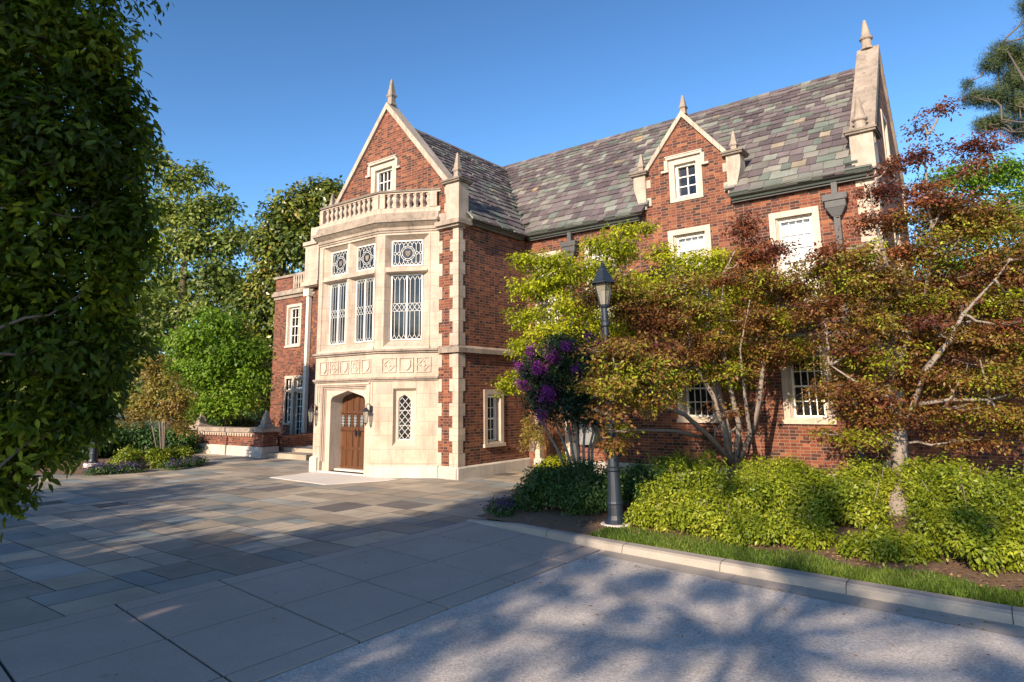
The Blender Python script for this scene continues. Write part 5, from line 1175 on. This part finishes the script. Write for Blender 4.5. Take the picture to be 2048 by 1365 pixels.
shrub('azalea_shrub', 'azalea at the rear right of the bed near the low brick extension', 'shrub', (-.1, 11.7, .1), (.9, .6, .50), L_HED, 320, 1000, gaps=.35, tone_shift=-0.12)
shrub('azalea_shrub', 'back row azalea against the wall between the lamp and the first maple', 'shrub', (-5.0, 12.0, .1), (.8, .5, .46), L_HED, 321, 1100, gaps=.3, tone_shift=0.10)
shrub('azalea_shrub', 'back row azalea behind the first maple stems', 'shrub', (-3.9, 13.2, .1), (.8, .5, .42), L_HED, 322, 1000, gaps=.3, tone_shift=0.00)
shrub('azalea_shrub', 'back row azalea against the wall left of the thick maple trunk', 'shrub', (-2.9, 12.3, .1), (.85, .5, .42), L_HED, 323, 1200, gaps=.3, tone_shift=-0.20)
shrub('azalea_shrub', 'back row azalea against the wall right of the thick maple trunk', 'shrub', (-.9, 12.1, .1), (.8, .5, .55), L_HED, 324, 1200, gaps=.3, tone_shift=0.06)
shrub('azalea_shrub', 'azalea filling the hedge between the lamp side and the middle of the bed', 'shrub', (-3.1, 9.9, .1), (.62, .5, .42), L_HED, 325, 1200, gaps=.35, tone_shift=-0.06)
shrub('azalea_shrub', 'low azalea between the lamp footing and the grass edge', 'shrub', (-4.35, 9.2, .08), (.45, .35, .26), L_HED, 326, 700, gaps=.4, tone_shift=0.14)
shrub('azalea_shrub', 'small azalea at the grass edge in front of the middle of the hedge', 'shrub', (-2.9, 8.95, .08), (.5, .35, .24), L_HED, 327, 800, gaps=.4, tone_shift=-0.16)
shrub('azalea_shrub', 'azalea just left of the thick maple trunk', 'shrub', (-1.95, 10.6, .1), (.5, .6, .46), L_HED, 328, 1000, gaps=.35, tone_shift=0.02)
for k_, (x_, y_) in enumerate(((1.3, 10.2), (1.7, 9.2), (2.5, 10.0), (3.4, 9.4), (2.2, 11.5))):
    shrub('azalea_shrub', ['azalea beyond the right edge of the picture', 'low azalea by the kerb beyond the right edge', 'second azalea beyond the right edge', 'outermost azalea beyond the right edge', 'rear azalea by the extension wall beyond the right edge'][k_], 'shrub', (x_, y_, .1), (.7, .6, .45), L_HED, 360+k_, 800, gaps=.4)
# left bed
for i, (px, py, d, rx, lab) in enumerate([(258, 918, 20.0, .52, 'rounded bright green bush beside the distant lamp, left of the three'), (318, 918, 20.2, .40, 'small rounded green bush, middle of the three in the left bed'), (356, 912, 20.8, .46, 'rounded green bush nearest the terrace wall in the left bed')]):
    p = atd(px, py, d); shrub('rounded_bush', lab, 'shrub', (p[0], p[1], 0), (rx, rx, .34), L_HED, 330+i, 650, 8, .07, .11, 'rounded bushes in the left bed', tone_shift=-.2)
for i, (px, d, rx, rz, lab) in enumerate([(160, 24, 1.4, .8, 'dark hedge bush at the far left under the big tree'), (240, 25, 1.3, .7, 'dark hedge bush behind the bright rounded bushes'), (330, 25.5, 1.3, .6, 'dark hedge bush left of the garden wall'), (400, 29, 1.8, .7, 'dark hedge bush behind the terrace wall'), (480, 30, 1.8, .8, 'dark hedge bush in front of the rear wing'), (60, 26, 2.0, 1.1, 'dark tall hedge bush at the left edge')]):
    p = atd(px, 890, d); shrub('hedge_bush', lab, 'hedge', (p[0], p[1], 0), (rx, rx, rz), L_HEDD, 340+i, 1100, 8, .12, .2)
# flowers
def flowers(label, pts, seed, n=60):
    c = np.mean([p[:2] for p in pts], axis=0); t = plant('flower_patch', label, 'flowers', (c[0], c[1], 0))
    cl = [WC(p[0], p[1], .16, p[2], p[2], .14) for p in pts]
    foliage('leaves', L_HEDD, cl, n*4, 7, .05, .08, seed, t, up=.5, shell=.6); foliage('blooms', L_LAV, [(c_+np.array([0, 0, .06]), r_, w_) for c_, r_, w_ in cl], n*2, 6, .032, .05, seed+1, t, up=.6, shell=.8, aspect=.9); finish(t)
flowers('violet flowers at the plaza corner of the bed, left of the dark shrubs', [(-7.2, 9.15, .25), (-7.0, 8.95, .2), (-7.25, 9.6, .25), (-6.85, 8.85, .15)], 350, 90)
p1 = [atd(x, y, d) for x, y, d in ((215, 938, 18.6), (240, 938, 18.8), (270, 938, 19), (190, 940, 18.5))]
flowers('dark violet flowers at the foot of the distant lamp', [(p[0], p[1], .35) for p in p1], 352, 140)
p1 = [atd(x, y, d) for x, y, d in ((345, 930, 19.6), (375, 925, 20.2), (395, 922, 20.8))]
flowers('purple flowers along the plaza edge near the terrace wall', [(p[0], p[1], .3) for p in p1], 354, 110)

# ---- far-off woods that close the view
cl = [WC(*(atd(x, 820, d)*np.array([1, 1, 0])+np.array([0, 0, h])), rr, rr, h*.8) for x, d, rr, h in [(-200, 75, 9, 5), (0, 75, 9, 6), (150, 78, 9, 6), (280, 80, 8, 5), (400, 80, 8, 6), (520, 82, 8, 6), (-420, 70, 9, 5)]]
o = foliage('distant_woods', L_GRY, cl, 3600, 8, .9, 1.4, 400, None, up=.4, shell=.5, tone_shift=-.2); tag(o, 'far-off belt of green trees beyond the lawn at left', 'woods', kind='stuff')

# ---- grass strip behind the kerb
rg = np.random.default_rng(77); n = 34000
x = rg.uniform(-4.9, 3.5, n); k = np.interp(x, [q[0] for q in kp], [q[1] for q in kp]); wdt = np.interp(x, [-4.9, -4.2, -1.5, -.3, 3.5], [.4, .85, .6, .6, .6])
y = k+.02+rg.random(n)**1.3*wdt*(1+.25*np.sin(x*5)); P = np.stack([x, y, np.full(n, .075)], 1)
D = nrm(np.stack([rg.normal(size=n)*.35, rg.normal(size=n)*.35, np.ones(n)], 1)); Nn = nrm(rg.normal(size=(n, 3)))
o = leaf_mesh('grass_strip', L_GRASS, P, D, Nn, rg.uniform(.04, .10, n), rg.uniform(.006, .012, n), np.clip(rg.normal(size=n)*.2+.5+.2*np.sin(x*3), .01, .99), rg.random(n))
o['kind'] = 'stuff'; tag(o, 'strip of uneven green grass between the kerb and the shrubs', 'grass')
n = 7000; x = rg.uniform(-5.5, 3, n); k = np.interp(x, [q[0] for q in kp], [q[1] for q in kp]); y = k+.45+rg.random(n)*1.2; P = np.stack([x, y, rg.uniform(.10, .125, n)], 1)
D = nrm(np.stack([rg.normal(size=n), rg.normal(size=n), rg.normal(size=n)*.15], 1)); Nn = nrm(np.stack([rg.normal(size=n)*.3, rg.normal(size=n)*.3, np.ones(n)], 1))
L_LIT2 = mat_leaf('dry fallen leaf', [(0, (.10, .05, .025)), (.5, (.24, .13, .06)), (1, (.38, .26, .15))], .1)
o = leaf_mesh('leaf_litter', L_LIT2, P, D, Nn, rg.uniform(.03, .07, n), rg.uniform(.012, .03, n), rg.random(n), rg.random(n)); tag(o, 'dry brown leaf litter on the mulch under the shrubs', 'leaf litter', kind='stuff')

n = 420; x = rg.uniform(-16, 2, n); y = np.where(rg.random(n) < .5, rg.uniform(5.5, 8.2, n), rg.uniform(1.5, 12, n)); y = np.where(x > -7, np.minimum(y, 7.4), y); P = np.stack([x, y, np.full(n, .006)], 1)
D = nrm(np.stack([rg.normal(size=n), rg.normal(size=n), np.abs(rg.normal(size=n))*.15], 1)); Nn = nrm(np.stack([rg.normal(size=n)*.2, rg.normal(size=n)*.2, np.ones(n)], 1))
o = leaf_mesh('fallen_leaves', L_LIT2, P, D, Nn, rg.uniform(.02, .055, n), rg.uniform(.012, .03, n), rg.random(n), rg.random(n)); tag(o, 'scattered dry leaves lying on the paving and road', 'fallen leaves', kind='stuff')
